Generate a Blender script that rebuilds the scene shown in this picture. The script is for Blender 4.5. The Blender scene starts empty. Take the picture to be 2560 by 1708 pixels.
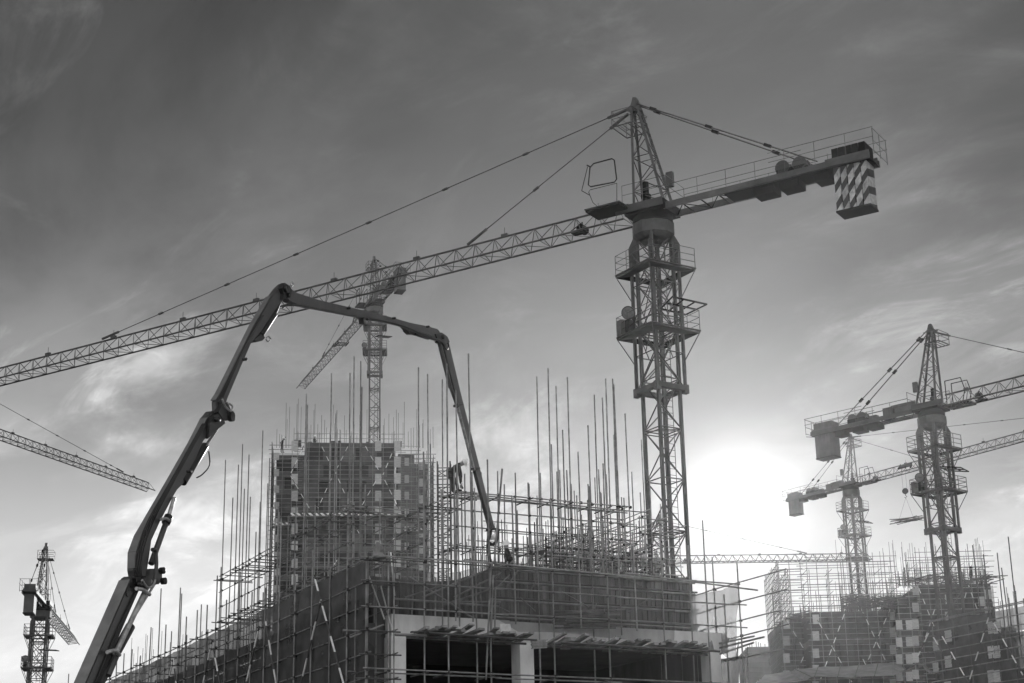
import bpy, bmesh, math, random
from mathutils import Vector, Matrix, noise
from math import radians, sin, cos, tan, pi

random.seed(7)
sc = bpy.context.scene
col = sc.collection

# ------------------------------------------------------------------ camera, sky, sun, exposure
TH = radians(18.0); FPX = 4208.0; ROLL = radians(-1.19)
CAM = Vector((0, 0, 1.6))
R3 = Matrix.Rotation(pi/2+TH, 3, 'X') @ Matrix.Rotation(ROLL, 3, 'Z')
camd = bpy.data.cameras.new('camera'); cam = bpy.data.objects.new('camera', camd); col.objects.link(cam)
cam.matrix_world = Matrix.Translation(CAM) @ R3.to_4x4()
camd.sensor_width = 36.0; camd.lens = FPX/2560*36.0; camd.clip_start = 0.5; camd.clip_end = 5000
sc.camera = cam

def ray(px, py): return R3 @ Vector(((px-1280)/FPX, (854-py)/FPX, -1))
def P(px, py, D): return CAM + D*ray(px, py)

SUN_DIR = ray(1850, 1262).normalized()           # the sun stands low, in the picture
SUN_EL = math.asin(SUN_DIR.z); SUN_AZ = math.atan2(SUN_DIR.x, SUN_DIR.y)

world = bpy.data.worlds.new('World'); sc.world = world; world.use_nodes = True
wt = world.node_tree; wt.nodes.clear()
def wn(t, **k):
    n = wt.nodes.new(t)
    for a, b in k.items(): setattr(n, a, b)
    return n
def wl(a, b): wt.links.new(a, b)
def wmath(op, a, b=None, c=None, clamp=False):
    n = wn('ShaderNodeMath', operation=op); n.use_clamp = clamp
    for i, v in enumerate((a, b, c)):
        if v is None: continue
        if isinstance(v, (int, float)): n.inputs[i].default_value = v
        else: wl(v, n.inputs[i])
    return n.outputs[0]
def wvec(op, a, b=None):
    n = wn('ShaderNodeVectorMath', operation=op)
    for i, v in enumerate((a, b)):
        if v is None: continue
        if isinstance(v, (tuple, Vector)): n.inputs[i].default_value = tuple(v)
        else: wl(v, n.inputs[i])
    return n
def wramp(x, pts, smooth=True):
    n = wn('ShaderNodeValToRGB'); wl(x, n.inputs[0]); cr = n.color_ramp
    cr.interpolation = 'EASE' if smooth else 'LINEAR'
    while len(cr.elements) < len(pts): cr.elements.new(0.5)
    for e, (p, v) in zip(cr.elements, pts): e.position = p; e.color = (v, v, v, 1)
    return n.outputs[0]
sky = wn('ShaderNodeTexSky', sky_type='NISHITA'); sky.sun_disc = False
sky.sun_elevation = SUN_EL; sky.sun_rotation = SUN_AZ; sky.altitude = 50; sky.air_density = 1.2; sky.dust_density = 2.5; sky.ozone_density = 1
bw = wn('ShaderNodeRGBToBW'); wl(sky.outputs[0], bw.inputs[0])
geo = wn('ShaderNodeNewGeometry'); dirn = wvec('NORMALIZE', geo.outputs['Incoming'])
dv = wvec('SCALE', dirn.outputs[0]); dv.inputs[3].default_value = -1.0
sep = wn('ShaderNodeSeparateXYZ'); wl(dv.outputs[0], sep.inputs[0])
zc = wmath('MAXIMUM', sep.outputs[2], 0.0)
# clouds lie on a flat ceiling far above: project the direction on to it
inv = wmath('DIVIDE', 1.0, wmath('ADD', zc, 0.42))
cx = wmath('MULTIPLY', sep.outputs[0], inv); cy = wmath('MULTIPLY', sep.outputs[1], inv)
BACK_FILL = 6.5
cmb = wn('ShaderNodeCombineXYZ'); wl(cx, cmb.inputs[0]); wl(cy, cmb.inputs[1])
def cloud(scale, rot, sx, sy, detail, rough, dist, loc=(0, 0, 0)):
    mp = wn('ShaderNodeMapping', vector_type='TEXTURE'); wl(cmb.outputs[0], mp.inputs[0])
    mp.inputs['Rotation'].default_value = (0, 0, radians(rot)); mp.inputs['Scale'].default_value = (sx, sy, 1); mp.inputs['Location'].default_value = loc
    nz = wn('ShaderNodeTexNoise'); wl(mp.outputs[0], nz.inputs['Vector'])
    nz.inputs['Scale'].default_value = scale; nz.inputs['Detail'].default_value = detail; nz.inputs['Roughness'].default_value = rough; nz.inputs['Distortion'].default_value = dist
    return nz.outputs[0]
c1 = wramp(cloud(2.6, -34, 1.7, 1.0, 10, 0.58, 0.5, (6.58, 3.1, 0)), [(0.43, 0), (0.58, 1)])       # big soft banks
c2 = wramp(cloud(8.0, -34, 1.6, 1.0, 11, 0.62, 0.9, (10.78, 7.4, 0)), [(0.47, 0), (0.66, 1)])       # torn edges and wisps
c3 = wramp(cloud(1.5, -50, 1.4, 1.0, 5, 0.5, 0.4, (13.08, 1.5, 0)), [(0.38, 0), (0.62, 1)])         # broad light and dark
c4 = wramp(cloud(20.0, -30, 1.5, 1.0, 10, 0.65, 0.6, (2.48, 0.3, 0)), [(0.48, 0), (0.75, 1)])
wispy = wmath('MULTIPLY', c2, wmath('ADD', wmath('MULTIPLY', c1, 0.85), 0.15))
fine = wmath('MULTIPLY', c4, wispy)
lowb = wramp(zc, [(0.14, 0.25), (0.22, 0.8), (0.30, 1.0), (0.38, 0.75), (0.50, 0.55)])    # the torn bright clouds lie in the lower half of the view
cl = wmath('ADD', 0.60, wmath('ADD', wmath('MULTIPLY', c3, 0.50), wmath('MULTIPLY', wmath('ADD', wmath('MULTIPLY', c1, 0.60), wmath('ADD', wmath('MULTIPLY', wispy, 1.25), wmath('MULTIPLY', fine, 1.7))), lowb)))
near_h = wramp(zc, [(0.10, 1.0), (0.24, 0.0)])     # clouds melt into the bright haze over the horizon
cl = wmath('ADD', wmath('MULTIPLY', cl, wmath('SUBTRACT', 1.0, wmath('MULTIPLY', near_h, 0.8))), wmath('MULTIPLY', near_h, 0.8))
dt = wvec('DOT_PRODUCT', dv.outputs[0], SUN_DIR).outputs[1]
ang = wmath('ARCCOSINE', wmath('MINIMUM', dt, 0.99999))
veil = wmath('EXPONENT', wmath('MULTIPLY', wmath('MULTIPLY', ang, ang), -70.0))      # bright air round the sun hides the clouds
cl = wmath('ADD', wmath('MULTIPLY', cl, wmath('SUBTRACT', 1.0, veil)), wmath('MULTIPLY', veil, 0.82))
elev = wramp(zc, [(0.0, 1.0), (0.13, 0.94), (0.20, 0.60), (0.27, 0.235), (0.35, 0.12), (0.42, 0.072), (1.0, 0.055)], False)
glow = wmath('ADD', wmath('MULTIPLY', wmath('EXPONENT', wmath('MULTIPLY', wmath('MULTIPLY', ang, ang), -1100.0)), 1.1),
             wmath('MULTIPLY', wmath('EXPONENT', wmath('MULTIPLY', ang, -7.5)), 0.13))
# extra brightness added to the unseen sky behind the camera, as fill for the fronts
back = wramp(wmath('ADD', wmath('MULTIPLY', sep.outputs[1], 0.5), 0.5), [(0.12, 1.0), (0.62, 0.0)])
back = wmath('MULTIPLY', back, BACK_FILL)
SKY_MIX = 0.08
nish = wmath('MULTIPLY', wmath('POWER', bw.outputs[0], 0.5), SKY_MIX)
tot = wmath('ADD', wmath('ADD', wmath('MULTIPLY', wmath('ADD', wmath('MULTIPLY', elev, 6.2), nish), cl), back), wmath('MULTIPLY', glow, 5.5))
bg = wn('ShaderNodeBackground'); wl(tot, bg.inputs[0]); bg.inputs[1].default_value = 0.13
wo = wn('ShaderNodeOutputWorld'); wl(bg.outputs[0], wo.inputs[0])

sund = bpy.data.lights.new('sun', 'SUN'); sund.energy = 2.6; sund.angle = radians(0.53); sund.color = (1.0, 1.0, 1.0)
sun = bpy.data.objects.new('sun', sund); col.objects.link(sun); sun.rotation_euler = SUN_DIR.to_track_quat('Z', 'Y').to_euler()
sc.view_settings.view_transform = 'Standard'; sc.view_settings.look = 'None'; sc.view_settings.exposure = 0.0; sc.view_settings.gamma = 1.0
sc.view_settings.use_curve_mapping = False
sc.render.engine = 'CYCLES'; sc.cycles.use_denoising = True; sc.cycles.transparent_max_bounces = 24; sc.cycles.max_bounces = 5
sc.cycles.use_adaptive_sampling = True; sc.cycles.adaptive_threshold = 0.02

# ------------------------------------------------------------------ materials
def M(name, base, var=0.25, scale=1.5, rough=0.7, metal=0.0, lo=None, stretch=(1, 1, 1), bump=0.0, spec=0.3):
    m = bpy.data.materials.new(name); m.use_nodes = True; t = m.node_tree; b = t.nodes['Principled BSDF']
    g = t.nodes.new('ShaderNodeNewGeometry'); mp = t.nodes.new('ShaderNodeMapping'); mp.inputs['Scale'].default_value = stretch
    t.links.new(g.outputs['Position'], mp.inputs[0])
    n = t.nodes.new('ShaderNodeTexNoise'); n.inputs['Scale'].default_value = scale; n.inputs['Detail'].default_value = 7; n.inputs['Roughness'].default_value = 0.65
    t.links.new(mp.outputs[0], n.inputs['Vector'])
    cr = t.nodes.new('ShaderNodeValToRGB'); t.links.new(n.outputs[0], cr.inputs[0])
    a = base*(1-var) if lo is None else lo; c = min(0.9, base*(1+var))
    cr.color_ramp.elements[0].position = 0.32; cr.color_ramp.elements[0].color = (a, a, a, 1)
    cr.color_ramp.elements[1].position = 0.68; cr.color_ramp.elements[1].color = (c, c, c, 1)
    oi = t.nodes.new('ShaderNodeObjectInfo'); mr = t.nodes.new('ShaderNodeMapRange')
    mr.inputs[3].default_value = 1-var*0.6; mr.inputs[4].default_value = 1+var*0.6; t.links.new(oi.outputs['Random'], mr.inputs[0])
    mx = t.nodes.new('ShaderNodeVectorMath'); mx.operation = 'SCALE'; t.links.new(cr.outputs[0], mx.inputs[0]); t.links.new(mr.outputs[0], mx.inputs[3])
    t.links.new(mx.outputs[0], b.inputs['Base Color'])
    b.inputs['Roughness'].default_value = rough; b.inputs['Metallic'].default_value = metal
    b.inputs['Specular IOR Level'].default_value = spec
    if bump:
        bp = t.nodes.new('ShaderNodeBump'); bp.inputs['Strength'].default_value = bump; bp.inputs['Distance'].default_value = 0.03
        t.links.new(n.outputs[0], bp.inputs['Height']); t.links.new(bp.outputs[0], b.inputs['Normal'])
    return m
def stripes(name, vec, period, duty, light, dark, dirt=0.3):
    """two paints in bands across the world direction vec"""
    m = M(name, light, dirt, 3.0, 0.7); t = m.node_tree; b = t.nodes['Principled BSDF']
    src = b.inputs['Base Color'].links[0].from_socket
    g = t.nodes.new('ShaderNodeNewGeometry'); d = t.nodes.new('ShaderNodeVectorMath'); d.operation = 'DOT_PRODUCT'
    t.links.new(g.outputs['Position'], d.inputs[0]); d.inputs[1].default_value = vec
    oi_ = t.nodes.new('ShaderNodeObjectInfo'); a = t.nodes.new('ShaderNodeMath'); a.operation = 'MULTIPLY_ADD'; a.inputs[1].default_value = 1/period; t.links.new(d.outputs['Value'], a.inputs[0]); t.links.new(oi_.outputs['Random'], a.inputs[2])
    f = t.nodes.new('ShaderNodeMath'); f.operation = 'FRACT'; t.links.new(a.outputs[0], f.inputs[0])
    l = t.nodes.new('ShaderNodeMath'); l.operation = 'LESS_THAN'; l.inputs[1].default_value = duty; t.links.new(f.outputs[0], l.inputs[0])
    mx = t.nodes.new('ShaderNodeMix'); mx.data_type = 'RGBA'; t.links.new(l.outputs[0], mx.inputs[0])
    t.links.new(src, mx.inputs[6]); mx.inputs[7].default_value = (dark, dark, dark, 1)
    t.links.new(mx.outputs[2], b.inputs['Base Color']); return m
def netmat(name, base, alpha, transl=0.35, scale=3.0, var=0.18):
    m = bpy.data.materials.new(name); m.use_nodes = True; t = m.node_tree; t.nodes.clear()
    out = t.nodes.new('ShaderNodeOutputMaterial')
    df = t.nodes.new('ShaderNodeBsdfDiffuse'); tl = t.nodes.new('ShaderNodeBsdfTranslucent'); tr = t.nodes.new('ShaderNodeBsdfTransparent')
    g = t.nodes.new('ShaderNodeNewGeometry'); n = t.nodes.new('ShaderNodeTexNoise'); n.inputs['Scale'].default_value = scale; n.inputs['Detail'].default_value = 6
    t.links.new(g.outputs['Position'], n.inputs['Vector'])
    cr = t.nodes.new('ShaderNodeValToRGB'); t.links.new(n.outputs[0], cr.inputs[0])
    for e, p, v in zip(cr.color_ramp.elements, (0.3, 0.7), (base*0.75, base*1.25)): e.position = p; e.color = (v, v, v, 1)
    t.links.new(cr.outputs[0], df.inputs[0]); t.links.new(cr.outputs[0], tl.inputs[0])
    a = t.nodes.new('ShaderNodeMixShader'); a.inputs[0].default_value = transl; t.links.new(df.outputs[0], a.inputs[1]); t.links.new(tl.outputs[0], a.inputs[2])
    n2 = t.nodes.new('ShaderNodeTexNoise'); n2.inputs['Scale'].default_value = scale*0.35; n2.inputs['Detail'].default_value = 5
    t.links.new(g.outputs['Position'], n2.inputs['Vector'])
    mr = t.nodes.new('ShaderNodeMapRange'); mr.inputs[1].default_value = 0.3; mr.inputs[2].default_value = 0.7
    mr.inputs[3].default_value = max(0, alpha-var); mr.inputs[4].default_value = min(1, alpha+var); t.links.new(n2.outputs[0], mr.inputs[0])
    b = t.nodes.new('ShaderNodeMixShader'); t.links.new(mr.outputs[0], b.inputs[0]); t.links.new(tr.outputs[0], b.inputs[1]); t.links.new(a.outputs[0], b.inputs[2])
    t.links.new(b.outputs[0], out.inputs[0]); return m

m_ground = M('site_dirt', 0.06, 0.3, 0.4, 0.95, bump=0.4)
m_crane = M('crane_paint', 0.075, 0.3, 0.9, 0.6, spec=0.12)
m_craneD = M('crane_dark_steel', 0.010, 0.3, 1.2, 0.75, spec=0.05)
m_pole = M('galvanised_pole', 0.20, 0.45, 2.2, 0.5, metal=0.15)
m_poleD = M('rusty_pole', 0.07, 0.40, 2.2, 0.6)
m_coup = M('coupler_iron', 0.035, 0.3, 4, 0.6, spec=0.08)
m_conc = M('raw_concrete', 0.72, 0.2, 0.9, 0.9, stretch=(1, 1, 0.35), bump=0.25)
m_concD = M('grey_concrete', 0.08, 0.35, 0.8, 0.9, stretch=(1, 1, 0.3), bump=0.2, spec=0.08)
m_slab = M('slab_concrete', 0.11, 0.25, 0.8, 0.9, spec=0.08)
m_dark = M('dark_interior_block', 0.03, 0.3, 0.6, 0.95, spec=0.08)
m_timber = M('weathered_timber', 0.22, 0.4, 3.5, 0.85, stretch=(1, 1, 0.3))
m_ply = M('formwork_board', 0.11, 0.65, 1.6, 0.85, stretch=(2.5, 2.5, 0.25), spec=0.08)
m_mat = M('bamboo_mat', 0.40, 0.3, 6.0, 0.9, stretch=(0.4, 0.4, 3))
m_rebar = M('rebar_rust', 0.07, 0.3, 3, 0.8, spec=0.08)
m_boom = M('boom_paint', 0.052, 0.3, 1.1, 0.42, bump=0.05, spec=0.5)
m_boomL = M('boom_pale_steel', 0.40, 0.45, 4.5, 0.35, metal=0.3)
m_boomD = M('boom_black_steel', 0.012, 0.3, 2, 0.4, spec=0.5)
m_hose = M('black_hose', 0.03, 0.2, 2, 0.6)
m_white = M('white_paint', 0.75, 0.15, 5, 0.5)
m_lens = M('lamp_glass', 0.45, 0.2, 5, 0.15, metal=0.6)
m_skin = M('skin', 0.30, 0.1, 8, 0.6); m_cloth = M('work_jacket', 0.05, 0.75, 9, 0.9); m_cloth2 = M('work_trousers', 0.07, 0.3, 6, 0.9)
m_helm = M('helmet', 0.80, 0.05, 5, 0.35)
m_net = netmat('green_debris_net', 0.095, 0.86, 0.3, 1.6, 0.12)
m_net2 = netmat('thin_debris_net', 0.12, 0.50, 0.35, 1.3, 0.24)
m_net3 = netmat('pale_sheer_net', 0.32, 0.62, 0.5, 1.0, 0.10)
m_brace = stripes('striped_brace_paint', (0, 0, 1), 1.3, 0.5, 0.72, 0.07)
m_hazard = stripes('striped_board_paint', (0.7, 0, 0.7), 0.55, 0.5, 0.72, 0.06)
m_cage = stripes('counterweight_hazard_paint', (-0.75, 0.3, 0.62), 0.62, 0.45, 0.42, 0.03, 0.45)

# ------------------------------------------------------------------ helpers
def tag(o, label=None, cat=None, group=None, kind=None):
    if label: o['label'] = label
    if cat: o['category'] = cat
    if group: o['group'] = group
    if kind: o['kind'] = kind
    return o
def thing(name, loc, label, cat, group=None):
    o = bpy.data.objects.new(name, None); col.objects.link(o); o.location = loc; o.empty_display_size = 0.5
    return tag(o, label, cat, group)
def adopt(o, root):
    if root is not None:
        o.parent = root; o.matrix_parent_inverse = chain(root).inverted()
    return o
def chain(o):
    m = Matrix.LocRotScale(o.location, o.rotation_euler, o.scale) if o.rotation_mode != 'QUATERNION' else Matrix.LocRotScale(o.location, o.rotation_quaternion, o.scale)
    return (chain(o.parent) @ o.matrix_parent_inverse @ m) if o.parent else m
_unit = {}
def unit(kind, mat):
    k = (kind, mat.name)
    if k in _unit: return _unit[k]
    bm = bmesh.new()
    if kind == 'box': bmesh.ops.create_cube(bm, size=1.0)
    else:
        n = int(kind[3:]); bmesh.ops.create_cone(bm, cap_ends=True, segments=n, radius1=0.5, radius2=0.5, depth=1.0)
        for f in bm.faces:
            if len(f.verts) == 4: f.smooth = True
    me = bpy.data.meshes.new(kind); bm.to_mesh(me); bm.free(); me.materials.append(mat); _unit[k] = me; return me
UP = Vector((0, 0, 1))
def frame(a, b, up=None):
    z = (b-a); L = z.length or 1e-6; z = z/L
    u = Vector(up) if up is not None else (UP if abs(z.z) < 0.95 else Vector((1, 0, 0)))
    x = u.cross(z)
    if x.length < 1e-4: x = Vector((1, 0, 0)).cross(z)
    x.normalize(); y = z.cross(x)
    return Matrix((x, y, z)).transposed(), L
def bar(name, a, b, w, mat, root=None, h=None, kind='cyl7', up=None):
    """one straight member as an object; w,h = full section sizes"""
    a = Vector(a); b = Vector(b); Rm, L = frame(a, b, up); h = h or w
    o = bpy.data.objects.new(name, unit(kind, mat)); col.objects.link(o)
    o.rotation_mode = 'QUATERNION'; o.location = (a+b)/2; o.rotation_quaternion = Rm.to_quaternion(); o.scale = (w, h, L)
    return adopt(o, root)
def box(name, c, size, mat, root=None, rz=0.0):
    o = bpy.data.objects.new(name, unit('box', mat)); col.objects.link(o); o.location = c; o.scale = size; o.rotation_euler = (0, 0, rz)
    return adopt(o, root)
class MB:
    def __init__(s): s.v = []; s.f = []
    def add(s, vs, fs):
        k = len(s.v); s.v += [tuple(v) for v in vs]; s.f += [tuple(i+k for i in f) for f in fs]
    def bar(s, a, b, w, n=4, h=None, up=None, w2=None):
        a = Vector(a); b = Vector(b); Rm, L = frame(a, b, up); h = h or w; vs = []; w2 = w2 if w2 is not None else w
        for q, ww in ((a, w), (b, w2)):
            for i in range(n):
                t = 2*pi*(i+0.5)/n; k = 0.7071 if n == 4 else 0.5
                vs.append(q + Rm @ Vector((cos(t)*ww*k, sin(t)*h*k*(ww/w), 0)))
        fs = [(i, (i+1) % n, n+(i+1) % n, n+i) for i in range(n)] + [tuple(range(n-1, -1, -1)), tuple(range(n, 2*n))]
        s.add(vs, fs); return s
    def box(s, c, sx, sy, sz, ex=Vector((1, 0, 0)), ey=Vector((0, 1, 0)), ez=UP):
        c = Vector(c); vs = [c+ex*sx*i/2+ey*sy*j/2+ez*sz*k/2 for k in (-1, 1) for j in (-1, 1) for i in (-1, 1)]
        s.add(vs, [(0, 2, 3, 1), (4, 5, 7, 6), (0, 1, 5, 4), (2, 6, 7, 3), (0, 4, 6, 2), (1, 3, 7, 5)]); return s
    def prism(s, pts, off):
        n = len(pts); off = Vector(off); vs = [Vector(p) for p in pts]+[Vector(p)+off for p in pts]
        s.add(vs, [tuple(range(n-1, -1, -1)), tuple(range(n, 2*n))]+[(i, (i+1) % n, n+(i+1) % n, n+i) for i in range(n)]); return s
    def tube(s, pts, w, n=7):
        pts = [Vector(p) for p in pts]; rings = []
        for i, p in enumerate(pts):
            d = (pts[min(i+1, len(pts)-1)]-pts[max(i-1, 0)]); Rm, _ = frame(Vector(), d, Vector((0.31, 0.2, 0.93)))
            rings.append([p+Rm @ Vector((cos(2*pi*k/n)*w/2, sin(2*pi*k/n)*w/2, 0)) for k in range(n)])
        vs = [v for r in rings for v in r]; fs = []
        for i in range(len(pts)-1):
            for k in range(n): fs.append((i*n+k, i*n+(k+1) % n, (i+1)*n+(k+1) % n, (i+1)*n+k))
        fs += [tuple(range(n-1, -1, -1)), tuple(range((len(pts)-1)*n, len(pts)*n))]
        s.add(vs, fs); return s
    def lathe(s, c, prof, axis=UP, n=16):
        Rm, _ = frame(Vector(), Vector(axis)); c = Vector(c); vs = []; m = len(prof)
        for (r, z) in prof:
            for k in range(n): vs.append(c+Rm @ Vector((cos(2*pi*k/n)*r, sin(2*pi*k/n)*r, z)))
        fs = [(i*n+k, i*n+(k+1) % n, (i+1)*n+(k+1) % n, (i+1)*n+k) for i in range(m-1) for k in range(n)]
        fs += [tuple(range(n-1, -1, -1)), tuple(range((m-1)*n, m*n))]
        s.add(vs, fs); return s
    def build(s, name, mat, root=None, kind=None, smooth=False, bevel=0):
        c = Vector(s.v[0]) if root is None else chain(root).translation
        me = bpy.data.meshes.new(name); me.from_pydata([tuple(Vector(v)-c) for v in s.v], [], s.f); me.materials.append(mat); me.validate()
        if bevel or smooth:
            bm = bmesh.new(); bm.from_mesh(me); bmesh.ops.recalc_face_normals(bm, faces=bm.faces)
            if bevel: bmesh.ops.bevel(bm, geom=[e for e in bm.edges if e.is_manifold and e.calc_face_angle(0) > 0.5], offset=bevel, segments=2, affect='EDGES')
            if smooth:
                for f in bm.faces: f.smooth = True
                for e in bm.edges:
                    if e.is_manifold and e.calc_face_angle(0) > 0.7: e.smooth = False
            bm.to_mesh(me); bm.free()
        o = bpy.data.objects.new(name, me); col.objects.link(o); o.location = c
        adopt(o, root); tag(o, kind=kind); return o
def emit(name, bars, mat, root, single=True, kind='cyl6', limit=290):
    """bars: (a,b,w). Each a part of its own, the nearest first; the rest of a long list joined as stuff"""
    if single:
        bars = sorted(bars, key=lambda t: ((Vector(t[0])+Vector(t[1]))/2-CAM).length - 6*t[2])
        for a, b, w in bars[:limit]: bar(name, a, b, w, mat, root, kind=kind)
        bars = bars[limit:]
    if bars:
        mb = MB()
        for a, b, w in bars: mb.bar(a, b, w, 4)
        mb.build(name, mat, root, kind='stuff')
def rnd(a, b): return random.uniform(a, b)

class Face:
    """a vertical plane: origin o, level direction az (degrees from +Y towards +X)"""
    def __init__(s, o, az):
        s.o = Vector(o); a = radians(az); s.d = Vector((sin(a), cos(a), 0)); s.n = Vector((cos(a), -sin(a), 0))
    def hit(s, px, py):
        r = ray(px, py); t = (s.o-CAM).dot(s.n)/r.dot(s.n); p = CAM+r*t
        return (p-s.o).dot(s.d), p.z
    def pt(s, q, z, off=0.0):
        p = s.o+s.d*q+s.n*off; return Vector((p.x, p.y, z))
    def px(s, px, py, off=0.0):
        q, z = s.hit(px, py); return s.pt(q, z, off)

# ------------------------------------------------------------------ ground
g = MB(); g.add([(-4000, -4000, 0), (4000, -4000, 0), (4000, 4000, 0), (-4000, 4000, 0)], [(0, 1, 2, 3)])
tag(g.build('ground', m_ground), kind='structure')

# ================================================================== NEAR BUILDING
# outer scaffold corner stands at pixel 917,1395, 62 m away; left face runs az -27, right face az +63
C0 = P(917, 1395, 62.0)
FL = Face(C0, -27.0)      # left face, q grows away from the camera
FR = Face(C0, 63.0)       # right (front) face
INL = FR.d                # inward from the left face
INF = FL.d                # inward from the front face
ZTOP = C0.z

def scaffold(name, label, F, q0, q1, levels, poles, inward, depth, group, w=0.062, wl=0.056, single=True, couplers=True,
             over=0.35, inner=True, mats=None, transom_every=1, jit=0.03, cw=0.10, tlev=None):
    root = thing(name, F.pt(q0, 0), label, 'scaffold', group)
    mp = mats or m_pole; st = []; led = []; tr = []; cp = []
    for (q, zb, zt) in poles:
        lean = rnd(-jit, jit)*2
        a = F.pt(q, zb, rnd(-.02, .02)); b = F.pt(q+lean, zt, rnd(-.02, .02)); st.append((a, b, w))
        if inner and (tlev is None or rnd(0, 1) < .6):
            st.append((a+inward*depth, b+inward*depth-UP*rnd(0, min(1.2, (zt-zb)*.2)), w*0.95))
    for zi, z in enumerate(levels):
        full = tlev is None or zi in tlev
        for k in range(2 if (inner and full) else 1):
            o = inward*depth*k
            # ledgers are made of several overlapping tubes
            q = q0-rnd(0.1, over); seg = 6.0
            while q < q1:
                e = min(q+rnd(5.4, 6.4), q1+rnd(0.1, over)); zz = z+rnd(-.03, .03)
                if e-q < 0.8: break
                led.append((F.pt(q, zz, 0.06)+o, F.pt(e, z+rnd(-.03, .03), 0.06)+o, wl)); q = e-0.25
        for i, (pq, zb, zt) in enumerate(poles):
            if zb-.1 < z < zt+.1 and q0-.3 <= pq <= q1+.3:
                if inner and full and i % transom_every == 0:
                    tr.append((F.pt(pq, z-.07)-inward*rnd(.15, .45), F.pt(pq, z-.07+rnd(-.03, .03))+inward*(depth+rnd(.1, .3)), wl))
                if couplers and (full or i % 2 == 0): cp.append(F.pt(pq, z, 0.03))
    emit('standard', st, mp, root, single); emit('ledger', led, mp, root, single)
    if tr: emit('transom', tr, m_poleD if mats is None else mp, root, single)
    if cp:
        cp.sort(key=lambda p: (p-CAM).length)
        if couplers == 'single':
            for p in cp[:280]: box('coupler', p, (cw*rnd(.8, 1.2), cw*rnd(.8, 1.2), cw*rnd(.7, 1.1)), m_coup, root, rnd(0, 1.5))
            cp = cp[280:]
        if cp:
            mb = MB()
            for p in cp: mb.box(p, cw, cw, cw)
            mb.build('coupler', m_coup, root, kind='stuff')
    return root

# vertical spacing of rails on the near faces
dz = abs(FL.hit(917, 1395)[1]-FL.hit(915, 1454)[1])
lv = [ZTOP-k*dz for k in range(0, 8)]
# --- left face
lp = []
xs_l = [(917, 1395), (869, 1380), (824, 1418), (778, 1378), (738, 1440), (698, 1300), (663, 1470), (629, 1480), (598, 1430), (567, 1500), (542, 1440),
        (519, 1512), (494, 1525), (467, 1541), (450, 1470), (419, 1560), (402, 1472), (380, 1567), (357, 1636), (336, 1620), (318, 1630), (301, 1642), (284, 1650), (268, 1670)]
q = 0.0
for (x, ytop) in xs_l:
    s, _ = FL.hit(x, 1500); zt = max(FL.hit(x, ytop)[1], ZTOP+.25)
    lp.append((s, 0.0, min(zt, ZTOP+8)))
LLEN = 62.0
s = lp[-1][0]
while s < LLEN: s += 1.8; lp.append((s, 0, ZTOP+rnd(.3, 2.5)))
sc_left = scaffold('scaffold', 'long netted scaffold face running back to the left, nearest tubes and couplers large', FL, 0, LLEN, [z for z in lv if z > 6], lp, INL, 1.1,
                   'scaffold faces of the nearest building', couplers='single', transom_every=2)
# diagonal braces painted in black and white bands, standing in pairs on the left face
for (xa, ya, xb, yb) in [(795, 1450, 866, 1708), (810, 1500, 760, 1708), (671, 1555, 697, 1708), (655, 1566, 622, 1708), (540, 1622, 556, 1708), (537, 1600, 514, 1708), (440, 1648, 446, 1708), (438, 1650, 426, 1708)]:
    a = FL.px(xa, ya, -0.12); b = FL.px(xb, yb, -0.12); b = b+(b-a)*0.8
    bar('diagonal_brace', a, b, 0.075, m_brace, sc_left)
# --- front face
ZB = FR.hit(1000, 1545)[1]
fp = []
for x, yt, zb in [(917, 1390, 0), (972, 1379, 0), (1062, 1130, 0), (1119, 910, 0), (1139, 1163, ZB), (1182, 886, ZB), (1227, 1150, 0), (1288, 1240, ZB), (1383, 1250, 0), (1451, 1240, ZB), (1518, 1160, 0), (1590, 1330, ZB), (1654, 1325, 0), (1764, 1302, 0)]:
    s, _ = FR.hit(x, 1500); zt = FR.hit(x, yt)[1]; fp.append((s, zb, zt))
qend = FR.hit(1855, 1500)[0]
flv = [ZTOP, FR.hit(917, 1452)[1], FR.hit(917, 1516)[1], FR.hit(917, 1672)[1], FR.hit(917, 1745)[1]]
sc_front = scaffold('scaffold', 'front scaffold face standing before the concrete columns and open dark bays', FR, 0, qend, flv, fp, INF, 1.2,
                    'scaffold faces of the nearest building', couplers='single', tlev=(3,))
# extra rails and the long tube that sticks out past the right corner
for (xa, ya, xb, yb, off) in [(1560, 1434, 1890, 1477, .12), (1150, 1404, 1660, 1452, .2), (860, 1575, 975, 1580, -.1), (880, 1592, 965, 1560, -.2),
                              (1035, 1485, 1140, 1452, -.9), (925, 1392, 1220, 1412, .3)]:
    bar('ledger', FR.px(xa, ya, off), FR.px(xb, yb, off), 0.07, m_pole, sc_front)
for k in range(3):  # raking poles gathered at the middle standard
    bar('raker', FR.px(1227+k*4-4, 1410+30*k, .15+.05*k), FR.px(1212+k*11, 1700-k*60, .1), 0.07, m_pole, sc_front)
bar('raker', FR.px(1244, 1178, .4), FR.px(1227, 1412, .3), 0.08, m_pole, sc_front)
for (xa, ya, xb, yb) in [(975, 1455, 1002, 1560), (945, 1430, 985, 1540), (1000, 1370, 1010, 1480)]:
    bar('diagonal_brace', FR.px(xa, ya, -.9), FR.px(xb, yb, -.9), 0.06, m_white, sc_front)

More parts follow.
